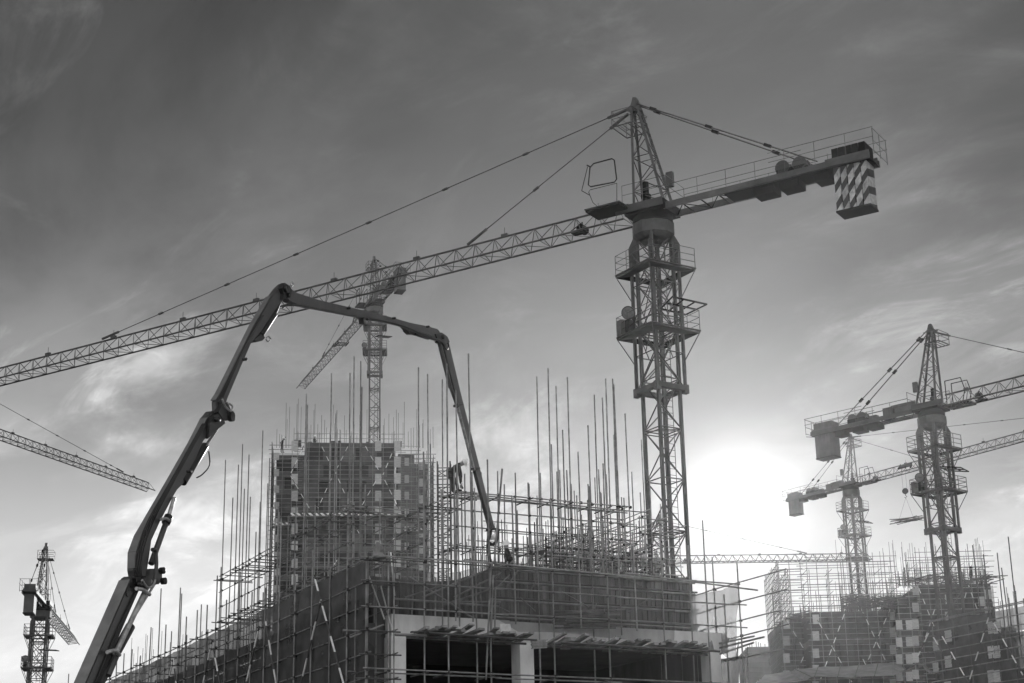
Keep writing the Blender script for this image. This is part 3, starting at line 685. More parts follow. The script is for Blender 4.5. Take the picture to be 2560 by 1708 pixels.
# ---------------- right hand buildings
DR = 190.0
random.seed(41)
inY = Vector((0, 1, 0))
def right_block(label, xa, xb, ywall, D, yscaf, z_low=0, dq=1.28, dzz=.62, az=90, wallm=m_concD, matx=(), raise_=0, g='building', netm=m_net2, fan=True, step=42):
    F = Face(P(xa, ywall, D), az); qb = F.hit(xb, ywall)[0]; zt = F.hit(xa, ywall)[1]
    inw = -F.n if F.n.y < 0 else F.n
    off = F.n*1.0 if F.n.y < 0 else -F.n
    root = thing('unfinished_block', F.pt(qb/2, 0), label, 'building'); storey_block(root, F, 0.1, qb-.1, 0, zt, 12, inw, 2.9, wallm, .6)
    sr = thing('block_scaffold', F.pt(qb/2, 0, 1), 'tube scaffold on the '+label, 'scaffold', 'scaffolds wrapping the far right blocks')
    sg = 1.0 if F.n.y < 0 else -1.0
    zs = F.hit(xa, yscaf)[1]
    s_, l_ = face_grid(sr, F, 0, qb, 5, zs, dq, dzz, .085, off=.9*sg, top=raise_)
    emit('standard', s_, m_pole, sr); emit('ledger', l_, m_pole, sr)
    # rear row above the wall head, so that the frame reads as a cage
    s2, l2 = [], []
    for k in range(int(qb/1.4)+1):
        for dd in (1.4, 3.2, 6.0):
            b = F.pt(k*1.4+rnd(-.2, .2), zt-1)+inw*dd; s2.append((b, Vector((b.x, b.y, zs-rnd(0, zs-zt)*.8)), .07))
    z = zs-.2
    while z > zt:
        for dd in (1.4, 3.2): l2.append((F.pt(-.4, z)+inw*dd, F.pt(qb+.4, z+rnd(-.1, .1))+inw*dd, .07))
        if z < zs-1:
            for k in range(0, int(qb/1.4)+1, 2): l2.append((F.pt(k*1.4, z, 1.3*sg), F.pt(k*1.4, z)+inw*3.4, .06))
        z -= 1.24
    emit('inner_standard', s2, m_poleD, sr); emit('inner_ledger', l2, m_poleD, sr)
    for x, y0 in matx: mats(sr, F, [x], y0, 1708, step, 16, 24, 1.02*sg)
    if netm:
        mb = MB(); n = 24; vs = []
        for i in range(n+1):
            for j in range(13):
                vs.append(F.pt(qb*i/n, zt-.4-(zt-4)*j/12, (.66+.12*noise.noise(Vector((i*.7, j*.8, qb))))*sg))
        mb.add(vs, [(i*13+j, (i+1)*13+j, (i+1)*13+j+1, i*13+j+1) for i in range(n) for j in range(12)])
        tag(mb.build('safety_net', netm, smooth=True), 'limp dark net on the '+label, 'safety net')
    return F, qb, sr, root, sg
b1 = right_block('low left block of the hazy right site', 1952, 2012, 1552, 196, 1415, matx=[(1963, 1552)])
b2 = right_block('middle block of the hazy right site', 2020, 2238, 1531, 190, 1398, matx=[(2036, 1540), (2228, 1530)])
b3 = right_block('stepped block with chequered mats right of the middle', 2240, 2288, 1490, 187, 1440, matx=[(2243, 1554), (2268, 1554), (2284, 1468)], raise_=0)
b4 = right_block('tall block behind the right crane mast', 2290, 2478, 1462, 200, 1385, matx=[(2366, 1490), (2448, 1495), (2464, 1478)], wallm=m_slab, raise_=2)
# receding side of the low left block
FS = Face(b1[0].pt(0, 0, .9), 0.5); zs1 = b1[0].hit(1952, 1410)[1]
sd = thing('block_scaffold', FS.pt(5, 0), 'close receding scaffold side at the far left of the right site', 'scaffold', 'scaffolds wrapping the far right blocks')
s_, l_ = face_grid(sd, FS, 0, 13, 3, zs1, 1.15, .62, .08, off=0); s2, l2 = face_grid(sd, FS, 0, 13, 3, zs1-1, 1.15, .62, .08, off=1.0)
emit('standard', s_+s2, m_poleD, sd); emit('ledger', l_+l2, m_poleD, sd)
sw = thing('unfinished_block', FS.pt(6, 0, 2), 'dark side wing behind the close receding scaffold', 'building')
mb = MB(); mb.box(FS.pt(6.6, (zs1-6)/2, 1.8), 13, .8, zs1-6, FS.d, FS.n, UP); mb.build('side_wall', m_concD, sw)
# striped braces in tall crosses
F2 = b2[0]
for i, (xa, ya, xb, yb, rt, F_) in enumerate([(1962, 1552, 2010, 1633, b1[2], b1[0]), (2014, 1625, 1990, 1680, b1[2], b1[0]), (2040, 1554, 2125, 1708, b2[2], F2), (2120, 1502, 2045, 1708, b2[2], F2), (2137, 1500, 2225, 1690, b2[2], F2),
                                 (2230, 1505, 2150, 1690, b2[2], F2), (2150, 1645, 2180, 1708, b2[2], F2), (2290, 1470, 2330, 1570, b4[2], b4[0]), (2345, 1485, 2295, 1640, b4[2], b4[0]), (2415, 1465, 2440, 1535, b4[2], b4[0]), (2410, 1485, 2398, 1530, b4[2], b4[0])]):
    bar('diagonal_brace', F_.px(xa, ya, -1.05 if F_.n.y > 0 else 1.05), F_.px(xb, yb, -1.05 if F_.n.y > 0 else 1.05), .11, m_brace, rt)
# tangled shutters on the decks
def clutter(label, x0, x1, y0, y1, D, n, seed, L=2.5):
    random.seed(seed); rt = thing('deck_formwork', P((x0+x1)/2, y1, D), label, 'formwork')
    bs = []
    for k in range(n):
        x = rnd(x0, x1); y = rnd(y0, y1); a = P(x, y, D+rnd(-3, 3)); an = rnd(-.35, .35); bs.append((a, a+Vector((cos(an)*L*rnd(.4, 1), sin(an)*L*2, rnd(-.3, .5))), .1))
    for k in range(n//2):
        x = rnd(x0, x1); a = P(x, y1+4, D+rnd(-3, 3)); bs.append((a, a+UP*rnd(.6, 2.2), .09))
    emit('timber', bs, m_poleD, rt); return rt
clutter('tangled timber and tubes on the deck below the far right crane mast', 2100, 2240, 1490, 1526, 188, 110, 51)
clutter('timber litter along the head of the tall right block', 2235, 2470, 1440, 1462, 186, 70, 52)
clutter('shutter timber on the deck of the low left block', 1955, 2030, 1535, 1550, 192, 22, 53)
rebar_field('fine rebar standing above the middle right block', 2090, 2250, 188, 204, 1500, 1330, 1540, 70, .045, 61)
rebar_field('fine rebar standing above the tall right block', 2240, 2470, 196, 212, 1430, 1335, 1470, 75, .045, 62)
# grey mass low left of the site
lm = thing('unfinished_block', P(1880, 1708, 230), 'low hazy block in the gap beside the near building', 'building')
mb = MB(); a = P(1868, 1618, 230); b = P(1960, 1618, 230); mb.box(((a.x+b.x)/2, a.y+5, a.z/2), b.x-a.x, 10, a.z, Vector((1, 0, 0)), Vector((0, 1, 0)), UP); mb.build('wall', m_concD, lm)
bs = []
for k in range(16): x = 1870+k*5.5; bs.append((P(x, 1720, 229), Vector((*P(x, 1720, 229).xy, P(x, 1610+rnd(-12, 6), 229).z)), .09))
for k in range(8): bs.append((P(1868, 1620+k*12, 228.5), P(1950, 1618+k*12, 228.5), .08))
emit('scaffold_tube', bs, m_poleD, lm)

# ---------------- near right dark building, rising to the right
DN = 128.0
N0 = P(2478, 1524, DN); FN = Face(P(2325, 1552, DN+17), -29.0)
FN = Face(N0, -29.0)
nr = thing('netted_block', FN.pt(0, 0), 'dark netted block at the right edge with mat columns and tall loose poles', 'building')
qa = FN.hit(2326, 1560)[0]; qz = FN.hit(2640, 1500)[0]; znr = N0.z
mb = MB(); mb.box(FN.pt((qa+.3)/2, (znr-1.2)/2, 1.9), abs(qa)-.3, 1.6, znr-1.2, FN.d, FN.n, UP); mb.build('wall', m_slab, nr)
mb = MB(); mb.box(FN.pt((qz)/2, (znr-4.6)/2, 1.9), abs(qz), 1.6, znr-4.6, FN.d, FN.n, UP); mb.build('wall', m_dark, nr)
sn = thing('block_scaffold', FN.pt(0, 0, -.5), 'bold tube grid in front of the dark block at the right edge', 'scaffold')
qs = []; q = qz
while q < qa: qs.append(q); q += 1.55
tops = {2479: 1381, 2510: 1378, 2544: 1336, 2523: 1415, 2545: 1476, 2473: 1421, 2456: 1357}
st = [(FN.pt(q, 0), FN.pt(q+rnd(-.1, .1), znr+rnd(.2, .6)), .085) for q in qs]
for x, y in tops.items():
    q_ = FN.hit(x, 1560)[0]; st.append((FN.pt(q_, znr-4), FN.pt(q_+rnd(-.2, .2), FN.hit(x, y)[1]), .09))
random.seed(3)
for k in range(24):
    x = 2490+rnd(0, 70); b = P(x, 1600, DN+rnd(3, 12)); st.append((b, Vector((b.x, b.y, P(x, 1470+rnd(0, 60), DN+8).z)), .05))
emit('standard', st, m_poleD, sn)
led = []; z = znr
while z > 4:
    led.append((FN.pt(qz, z, -.06), FN.pt(qa+.4, z+rnd(-.04, .04), -.06), .08)); z -= .78
led.append((FN.pt(qz, znr+.12, -.1), FN.pt(qa, znr+.06, -.1), .08))
emit('ledger', led, m_pole, sn)
for (xa, ya, xb, yb) in [(2354, 1580, 2425, 1706), (2476, 1545, 2427, 1706), (2485, 1550, 2562, 1688), (2335, 1588, 2360, 1630), (2337, 1560, 2300, 1640)]:
    bar('diagonal_brace', FN.px(xa, ya, -.2), FN.px(xb, yb, -.2), .10, m_brace, sn)
mats(sn, FN, [2371], 1574, 1720, 65, 16, 33, -.02); mats(sn, FN, [2478, 2493], 1552, 1700, 62, 15, 34, -.02); mats(sn, FN, [2337], 1600, 1720, 57, 14, 28, .1)
def farnet(label, F, pts, mat, off):
    vs = []; n = 30; m_ = 10; mb = MB()
    for i in range(n+1):
        t = i/n*(len(pts)-1); k = min(int(t), len(pts)-2); u = t-k; x = pts[k][0]*(1-u)+pts[k+1][0]*u; yt = pts[k][1]*(1-u)+pts[k+1][1]*u; yb = pts[k][2]*(1-u)+pts[k+1][2]*u
        for j in range(m_+1):
            q_, z_ = F.hit(x, yt+(yb-yt)*j/m_); vs.append(F.pt(q_, z_, off+.15*noise.noise(Vector((q_*.7, z_*.7, 1)))))
    mb.add(vs, [(i*(m_+1)+j, (i+1)*(m_+1)+j, (i+1)*(m_+1)+j+1, i*(m_+1)+j+1) for i in range(n) for j in range(m_)])
    tag(mb.build('safety_net', mat, smooth=True), label, 'safety net')
farnet('dark net on the left part of the edge block', FN, [(2326, 1556, 1760), (2400, 1542, 1760), (2476, 1528, 1760)], m_net, .5)
farnet('sheer net strip with sky behind it at the right edge', FN, [(2476, 1528, 1578), (2520, 1520, 1576), (2575, 1508, 1572)], m_net3, .5)
farnet('dark lower net at the right edge below the sheer strip', FN, [(2476, 1590, 1760), (2520, 1582, 1760), (2575, 1572, 1760)], m_net, .5)

# debris fan in front of the right blocks
fan = thing('debris_fan', P(2090, 1690, 176), 'pale net fan sloping out over the foot of the right blocks', 'debris fan')
def quad(name, pts, mat, root, sub=10):
    a, b, c, d = [Vector(p) for p in pts]; vs = []
    for i in range(sub+1):
        for j in range(sub+1):
            u, v = i/sub, j/sub; p = a*(1-u)*(1-v)+b*u*(1-v)+c*u*v+d*(1-u)*v; vs.append(p-UP*.5*sin(pi*u)*sin(pi*v)+UP*.15*noise.noise(p*.8))
    mb = MB(); mb.add(vs, [(i*(sub+1)+j, (i+1)*(sub+1)+j, (i+1)*(sub+1)+j+1, i*(sub+1)+j+1) for i in range(sub) for j in range(sub)]); return mb.build(name, mat, root, smooth=True)
m_fan = netmat('pale_fan_net', 0.34, 0.8, .3, .8, .1)
quad('fan_net', [P(1986, 1672, 186), P(2232, 1658, 186), P(2232, 1690, 178), P(2030, 1693, 178)], m_fan, fan)
quad('fan_net', [P(1912, 1688, 188), P(1975, 1678, 188), P(2030, 1700, 178), P(1880, 1715, 178)], m_fan, fan)
quad('fan_net', [P(1986, 1672, 186), P(1976, 1684, 184), P(2010, 1702, 178), P(2030, 1693, 178)], m_fan, fan)
quad('fan_net', [P(2232, 1690, 178), P(2299, 1656, 186), P(2300, 1656, 186), P(2234, 1658, 186)], m_fan, fan)
quad('fan_net', [P(2299, 1656, 186), P(2335, 1682, 180), P(2330, 1680, 180), P(2305, 1657, 186)], m_fan, fan)
for xa, ya, xb, yb in [(2046, 1666, 2036, 1692), (2102, 1663, 2094, 1692), (2147, 1661, 2138, 1690), (2195, 1659, 2186, 1690), (1986, 1672, 2030, 1693), (2030, 1693, 2234, 1690), (2234, 1690, 2299, 1656), (2299, 1656, 2335, 1682)]:
    bar('fan_strut', P(xa, ya, 185.6), P(xb, yb, 177.6), .09, m_poleD, fan)

# ================================================================== TOWER CRANES
def crane(label, slew_px, D, az, jibL, cjL, mast_phi, lod, scale=1.0, tilt=0.0, pend=(12.7, 43.6), trolley=None, cage=True, cab=True, phi_plat=None, cw_mat=None, jib0=None, cwh=2.1):
    S = scale; O = P(slew_px[0], slew_px[1], D); zs = O.z
    a = radians(az); j = Vector((sin(a), cos(a), 0)); l = Vector((cos(a), -sin(a), 0))
    root = thing('tower_crane', (O.x, O.y, 0), label, 'tower crane')
    def L(x, y, z): return O + j*(x*S)+l*(y*S)+UP*(z*S)
    single = lod < 2; K = (1.0, 1.15, 1.35)[lod]
    cy = 'cyl6'
    # mast
    m = 1.45*S; ph = radians(mast_phi); e1 = Vector((cos(ph), sin(ph), 0)); e2 = Vector((-sin(ph), cos(ph), 0))
    def sq(side, z): return [Vector((O.x, O.y, z))+e1*side/2*i+e2*side/2*k for i, k in ((-1, -1), (1, -1), (1, 1), (-1, 1))]
    zt = zs-1.0*S; zb = 0
    for c0, c1 in zip(sq(m, zb), sq(m, zt)): bar('mast_leg', c0, c1, .17*S*K, m_crane, root, kind='box', up=e1)
    br = []; rings = []; z = zt; k = 0; ph_ = 1.42*S
    zvis = 4.0 if lod else 5.0
    while z-ph_ > zvis:
        A = sq(m, z); B = sq(m, z-ph_)
        for i in range(4):
            i2 = (i+1) % 4
            if (k+i) % 2: br.append((A[i], B[i2], .075*S*K))
            else: br.append((A[i2], B[i], .075*S*K))
            if k % 2 == 0: rings.append((A[i], A[i2], .075*S*K))
            if k % 4 == 0: rings.append((A[i]-UP*.16*S, A[i2]-UP*.16*S, .07*S*K))
        if k % 4 == 0: rings.append((A[0], A[2], .06*S*K)); rings.append((A[1], A[3], .06*S*K))
        z -= ph_; k += 1
    emit('mast_brace', br, m_crane, root, single, cy); emit('mast_ring', rings, m_crane, root, single, cy)
    # ladder inside the mast
    if lod < 2:
        c = Vector((O.x, O.y, 0))+e1*.2*S-e2*.45*S; lad = []
        for dx in (-.2, .2): lad.append((Vector((c.x, c.y, 6))+e1*dx, Vector((c.x, c.y, zt))+e1*dx, .035))
        z = 8
        while z < zt: lad.append((Vector((c.x, c.y, z))-e1*.2, Vector((c.x, c.y, z))+e1*.2, .025)); z += .35
        emit('ladder_rung', lad, m_crane, root, False)
    # climbing cage
    if cage:
        g = 1.9*S; zc0 = zs-10.1*S; zc1 = zs-1.9*S
        for c0, c1 in zip(sq(g, zc0), sq(g, zc1)): bar('cage_leg', c0, c1, .15*S*K, m_crane, root, kind='box', up=e1)
        br = []; n = 4; 
        for k in range(n):
            za = zc1-(zc1-zc0)*k/n; zb_ = zc1-(zc1-zc0)*(k+1)/n; A = sq(g, za); B = sq(g, zb_)
            for i in range(4):
                i2 = (i+1) % 4; mid = (B[i]+B[i2])/2
                br.append((A[i], B[i2], .07*S*K) if (k+i) % 2 else (A[i2], B[i], .07*S*K)); br.append((A[i], A[i2], .07*S*K))
                if k in (1, 2): br.append((A[i2], mid, .06*S*K))
        emit('cage_brace', br, m_crane, root, single, cy)
        A = sq(g, zc0)
        for i in range(4): bar('collar_beam', A[i], A[(i+1) % 4], .34*S, m_crane, root, h=.26*S, kind='box')
        for c in A: box('collar_foot', c-UP*.05*S, (.3*S, .3*S, .5*S), m_crane, root, ph)
        A = sq(g, zc1); Bt = sq(m*1.05, zc1+1.0*S)
        for i in range(4):
            mb = MB(); o_ = (A[i]-Vector((O.x, O.y, A[i].z))).normalized(); t_ = Vector((-o_.y, o_.x, 0))
            mb.prism([A[i]-o_*.5*S-UP*1.0*S, A[i]+o_*.12*S-UP*1.0*S, A[i]+o_*.12*S+UP*.3*S, A[i]-o_*.28*S+UP*1.1*S, A[i]-o_*.5*S+UP*1.1*S], t_*.09*S); mb.build('gusset_plate', m_crane, root)
        # platforms
        for pi_, (zp, side) in enumerate(((zs-3.2*S, 3.2*S), (zs-6.9*S, 3.3*S))):
            B = sq(side, zp); In = sq(g+.1, zp)
            for i in range(4):
                i2 = (i+1) % 4
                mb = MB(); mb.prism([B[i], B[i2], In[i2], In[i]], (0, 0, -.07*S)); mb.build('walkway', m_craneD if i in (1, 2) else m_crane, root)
                bar('toe_plate', B[i]+UP*.07*S, B[i2]+UP*.07*S, .16*S, m_crane, root, h=.04*S, kind='box')
                if pi_ == 0 and i == 1: continue
                rails = []
                for hz in (.45, .85, 1.25): rails.append((B[i]+UP*hz*S, B[i2]+UP*hz*S, .04*S*K))
                nn = 4
                for q_ in range(nn): p_ = B[i].lerp(B[i2], q_/(nn-1)); rails.append((p_, p_+UP*1.25*S, .04*S*K))
                emit('handrail', rails, m_crane, root, lod == 0, cy)
            for i in range(4): bar('platform_strut', B[i], sq(g, zp-1.7*S)[i], .06*S*K, m_crane, root)
        zp = zs-6.9*S; B = sq(3.3*S, zp)
        # raised grating flap
        c = B[1]+UP*1.9*S+e1*.1*S
        ex = (e1*.95+e2*.3).normalized(); ey = (e2*.9+UP*.18-e1*.3).normalized(); fl = []
        for t in (0, .5, 1): fl.append((c+ex*(t*1.9-1.2)*S, c+ex*(t*1.9-1.2)*S+ey*1.9*S, .09*S))
        for t in (0, .33, .66, 1): fl.append((c-ex*1.2*S+ey*1.9*t*S, c+ex*.7*S+ey*1.9*t*S, .07*S))
        if lod == 0:
            zf = c.z-.25; q4 = [CAM+ray(x_, y_)*((zf-CAM.z)/ray(x_, y_).z) for x_, y_ in ((1681, 742), (1767, 761), (1714, 787), (1652, 772))]; fl = []
            for t in (0, .33, .66, 1): fl.append((q4[0].lerp(q4[1], t), q4[3].lerp(q4[2], t), .10))
            for t in (0, .5, 1): fl.append((q4[0].lerp(q4[3], t), q4[1].lerp(q4[2], t), .12))
        emit('grating_flap', fl, m_craneD, root, lod == 0)
        # flood lamp and switch box on the lower platform
        if lod < 2:
            c = B[3]+UP*1.35*S+e1*.2*S-e2*.95*S; ax = (CAM-c).normalized(); ax = (ax*.8-UP*.25+e1*-.25).normalized()
            mb = MB(); mb.lathe(c-ax*.3*S, [(.12*S, 0), (.3*S, .12*S), (.36*S, .3*S), (.40*S, .5*S)], ax, 16); lp_ = mb.build('flood_lamp', m_crane, root, smooth=True)
            mb = MB(); mb.lathe(c+ax*.205*S, [(.34*S, 0), (.2*S, .02)], ax, 16); mb.build('lamp_glass', m_lens, lp_)
            box('switch_box', B[3]+UP*.55*S+e1*.15*S-e2*.35*S, (.5*S, .35*S, .9*S), m_crane, root, ph); box('switch_box', B[3]+UP*.5*S+e1*.2*S-e2*1.0*S, (.45*S, .3*S, .7*S), m_craneD, root, ph)
    # slewing ring and turret
    mb = MB(); mb.lathe(L(0, 0, -1.25), [(.9*S, 0), (1.22*S, .25*S), (1.22*S, .95*S), (1.0*S, 1.0*S)], UP, 10); mb.build('slewing_base', m_crane, root)
    mb = MB(); mb.lathe(L(0, 0, -.22), [(1.15*S, 0), (1.15*S, .3*S), (1.0*S, .32*S), (1.0*S, .55*S)], UP, 20); mb.build('slewing_ring', m_craneD, root, smooth=True)
    mb = MB(); mb.box(L(0, 0, .5), 2.5*S, 2.1*S, .55*S, j, l, UP); mb.build('turret', m_craneD, root)
    for s_ in (-1, 1): mb = MB(); mb.box(L(.3, s_*1.08, .62), 3.0*S, .07*S, .45*S, j, l, UP); mb.build('turret_side', m_crane, root)
    # deck beside the turret towards the jib (cab floor)
    mb = MB(); mb.box(L(2.1, -1.35, .62), 2.2*S, 1.5*S, .10*S, j, l, UP); mb.build('cab_floor', m_craneD, root)
    mb = MB(); mb.box(L(2.1, -1.35, .72), 2.3*S, 1.6*S, .05*S, j, l, UP); mb.build('cab_floor_edge', m_crane, root)
    # tower head
    hb = [L(.85, -.6, .75), L(-1.05, -.6, .75), L(-1.05, .6, .75), L(.85, .6, .75)]
    ht = [L(.95, -.2, 7.25), L(.55, -.2, 7.25), L(.55, .2, 7.25), L(.95, .2, 7.25)]
    for c0, c1 in zip(hb, ht): bar('head_leg', c0, c1, .14*S*K, m_crane, root, kind='box')
    br = []; n = 6
    for k in range(n):
        for i in range(4):
            i2 = (i+1) % 4; a0 = hb[i].lerp(ht[i], k/n); a1 = hb[i2].lerp(ht[i2], k/n); b0 = hb[i].lerp(ht[i], (k+1)/n); b1 = hb[i2].lerp(ht[i2], (k+1)/n)
            br.append((a0, b1, .06*S*K) if (k+i) % 2 else (a1, b0, .06*S*K)); 
            if k % 2 == 0: br.append((b0, b1, .055*S*K))
    emit('head_brace', br, m_crane, root, single, cy)
    mb = MB(); mb.prism([L(.45, -.16, 7.05), L(1.05, -.16, 7.05), L(1.35, -.16, 7.25), L(1.0, -.16, 7.5), L(.85, -.16, 7.95), L(.65, -.16, 7.9), L(.5, -.16, 7.5)], l*.32*S); mb.build('head_cap', m_crane, root)
    # little head platform
    hp = []; c = 6.0
    for (x0, y0, x1, y1) in ((.5, -.9, 1.9, -.9), (1.9, -.9, 1.9, .9), (1.9, .9, .5, .9), (.5, -.9, .5, .9)):
        for hz in (0, .5, 1.0): hp.append((L(x0, y0, c+hz), L(x1, y1, c+hz), (.07 if hz == 0 else .035)*S*K))
        hp.append((L(x0, y0, c), L(x0, y0, c+1), .035*S*K))
    for t in (.85, 1.2, 1.55): hp.append((L(t, -.9, c), L(t, .9, c), .05*S*K))
    emit('head_platform', hp, m_crane, root, lod == 0, cy)
    # jib
    tl = radians(tilt); jb = lambda x, y, z: L(x*cos(tl), y, .25+z+x*sin(tl))
    H = 1.12; Wd = .70; pz = 1.42; x = jib0 or 1.5; tops_ = []; n = int((jibL-x)/pz)
    bar('top_chord', jb(x, 0, H), jb(x+(n-.5)*pz, 0, H*.95), .13*S*K, m_crane, root)
    for s_ in (-1, 1): bar('bottom_chord', jb(x, s_*Wd, 0), jb(x+n*pz, s_*Wd, 0), .12*S*K, m_crane, root)
    br = []; bb = []
    for k in range(n):
        xa = x+k*pz; xm = xa+pz/2; xe = xa+pz
        for s_ in (-1, 1):
            br.append((jb(xa, s_*Wd, 0), jb(xm, 0, H), .05*S*K)); br.append((jb(xm, 0, H), jb(xe, s_*Wd, 0), .05*S*K))
        if k % 2: bb.append((jb(xa, -Wd, 0), jb(xe, Wd, 0), .045*S*K))
        else: bb.append((jb(xa, Wd, 0), jb(xe, -Wd, 0), .045*S*K))
        bb.append((jb(xa, Wd, 0), jb(xa, -Wd, 0), .045*S*K))
    emit('jib_lacing', br, m_crane, root, single, cy); emit('jib_bottom_lacing', bb, m_crane, root, single, cy)
    for k in range(int(jibL/6.5)):     # joint lugs along the top chord
        p = jb(3.5+k*6.5, 0, H+.08); mb = MB(); mb.bar(p-j*.22*S, p+j*.22*S, .17*S, 4); mb.build('joint_lug', m_crane, root)
        bar('stay_post', p, p+UP*.5*S, .035*S*K, m_crane, root)
    # pendants with couplings
    for i, pp in enumerate(pend):
        if pp > jibL: continue
        e = jb(pp, 0, H+.1); st0 = L(1.25, 0, 7.35 if i else 7.05)
        if i: e = jb(pp, 0, H+.15)
        bar('pendant_bar', st0, e, .055*S*K, m_crane, root); nn = int((e-st0).length/(6.0*S))
        for k in range(nn+1):
            t = min(.97, (1.2+k*6.0)*S/(e-st0).length); p = st0.lerp(e, t); d = (e-st0).normalized(); bar('pendant_link', p-d*.2*S, p+d*.2*S, .14*S*K, m_crane, root, h=.1*S, kind='box')
        bar('pendant_plate', st0, st0.lerp(e, 1.4*S/(e-st0).length), .13*S*K, m_crane, root, kind='box'); bar('pendant_plate', e.lerp(st0, 1.6*S/(e-st0).length), e, .12*S*K, m_crane, root, kind='box')
    for s_ in (-1, 1):
        st0 = L(.6, s_*.2, 7.45); e = L(-(cjL-2.7), s_*.7, .75); d = (e-st0).normalized(); bar('back_stay', st0, e, .08*S*K, m_crane, root)
        for k in range(3): p = st0.lerp(e, (.1, .42, .74)[k]); bar('pendant_link', p-d*.22*S, p+d*.22*S, .16*S*K, m_craneD, root, kind='box')
    # counter jib
    cj = lambda x, y, z: L(-x, y, .25+z)
    for s_ in (-1, 1):
        bar('counter_girder', cj(1.1, s_*.75, .15), cj(cjL+.2, s_*.75, .15), .13*S, m_crane, root, h=.36*S, kind='box')
    mb = MB(); mb.box(cj((cjL+1.2)/2+1.9, 0, .0), (cjL-4.6)*S, 1.3*S, .07*S, j, l, UP); mb.build('deck_plate', m_craneD, root)
    xb = []; k = 0; x = 1.2
    while x < cjL:
        xb.append((cj(x, -.75, 0), cj(x, .75, 0), .08*S)); xb.append((cj(x, -.75, 0), cj(x+1.1, .75, 0), .06*S) if k % 2 else (cj(x, .75, 0), cj(x+1.1, -.75, 0), .06*S)); x += 1.1; k += 1
    emit('cross_member', xb, m_craneD, root, single)
    for s_ in (-1, 1):
        rails = []
        for hz in (.55, 1.1): rails.append((cj(1.6, s_*.95, hz+.2), cj(cjL-3.5, s_*.95, hz+.2), .035*S*K)); rails.append((cj(cjL-5.4, s_*1.05, hz+.45), cj(cjL+.6, s_*1.05, hz+.45), .035*S*K))
        x = 1.6
        while x < cjL+.6: rails.append((cj(x, s_*.97, .2), cj(x, s_*.97, 1.3 if x < cjL-5.4 else 1.6), .03*S*K)); x += 1.75
        emit('counter_rail', rails, m_crane, root, lod == 0, cy)
    rails = [(cj(cjL+.55, -1.0, hz), cj(cjL+.55, 1.0, hz), .04*S*K) for hz in (.2, .8, 1.5)]+[(cj(cjL+.55, y, .1), cj(cjL+.55, y, 1.5), .04*S*K) for y in (-1.0, 0, 1.0)]
    emit('end_rail', rails, m_crane, root, lod == 0, cy)
    # machinery
    mb = MB(); mb.box(cj(cjL-4.4, .1, .5), 1.7*S, .9*S, .5*S, j, l, UP); mb.build('winch_bed', m_craneD, root)
    for k in (0, 1):
        mb = MB(); mb.lathe(cj(cjL-3.9-k*1.0, -.35, .85), [(.42*S, 0), (.42*S, .08*S), (.3*S, .1*S), (.3*S, .6*S), (.42*S, .62*S), (.42*S, .7*S)], l, 16); mb.build('winch_drum', m_crane, root, smooth=True)
    for k, (xx, w_) in enumerate(((cjL-2.6, .9), (cjL-4.5, 1.1), (cjL-6.0, 1.2))):
        mb = MB(); mb.box(cj(xx, 0, -.28), w_*S, 1.0*S, .42*S, j, l, UP); mb.build('under_box', m_craneD, root)
    if lod == 1:
        mb = MB(); mb.box(cj(cjL-7.2, -.5, .8), 1.0*S, .5*S, 1.0*S, j, l, UP); mb.build('electric_cabinet', m_crane, root)
        mb = MB(); mb.box(cj(3.0, -.7, .95), 2.4*S, .08*S, 1.1*S, j, l, UP); mb.build('sign_board', m_crane, root)
        mb = MB(); mb.box(cj(5.9, -.5, .6), .8*S, .5*S, .6*S, j, l, UP); mb.build('electric_cabinet', m_crane, root)
    # counterweights: upright slabs hung at the end
    nsl = 5
    for k in range(nsl):
        xx = cjL-1.75+k*.38
        mb = MB(); mb.box(cj(xx, 0, -cwh/2), .33*S, 1.1*S, cwh*S, j, l, UP); mb.build('counterweight_slab', cw_mat or m_crane, root)
        mb = MB(); mb.box(cj(xx, 0, .62), .345*S, 1.25*S, .85*S, j, l, UP); mb.build('counterweight_head', m_craneD if cw_mat else m_crane, root)
    mb = MB(); mb.box(cj(cjL-.99, 0, -cwh-.06), 1.92*S, 1.2*S, .1*S, j, l, UP); mb.build('counterweight_base', m_craneD, root)
    for s_ in (-1, 1): bar('weight_beam', cj(cjL-2.3, s_*.66, .42), cj(cjL+.15, s_*.66, .42), .1*S, m_crane, root, h=.14*S, kind='box')
    # operator's cab: slim frame with a rounded window and door outline
    if cab:
        cw_ = lambda x, z: L(x, -2.0, .8+z)
        win = [(1.15, 1.35), (1.25, 2.55), (1.4, 2.68), (2.6, 2.68), (2.85, 2.5), (3.0, 1.45), (2.85, 1.3), (1.3, 1.2), (1.15, 1.35)]
        dr = [(1.15, 1.1), (1.2, -.0), (1.35, -.12), (2.3, -.2), (2.75, .3), (3.0, 1.0), (2.9, 1.12), (1.15, 1.1)]
        if lod == 0:
            mb = MB(); mb.tube([cw_(x, z) for x, z in win], .075*S, 6); mb.build('cab_window_frame', m_craneD, root)
            mb = MB(); mb.tube([cw_(x, z) for x, z in dr], .035*S, 6); mb.build('cab_door_frame', m_craneD, root)
            fr = [(cw_(3.0, 2.6), cw_(3.45, 1.2), .04), (cw_(3.45, 1.2), cw_(2.95, .8), .04), (cw_(2.85, 2.55), cw_(3.05, 2.7), .07)]
            emit('cab_post', fr, m_craneD, root)
        else:
            fr = []
            for yy in (-2.0, -.9):
                q_ = [L(1.1, yy, .8), L(2.6, yy, .8), L(2.9, yy, 1.8), L(2.6, yy, 2.9), L(1.1, yy, 2.9)]
                for k in range(5): fr.append((q_[k], q_[(k+1) % 5], .08*S))
            emit('cab_frame', fr, m_craneD, root, lod == 1)
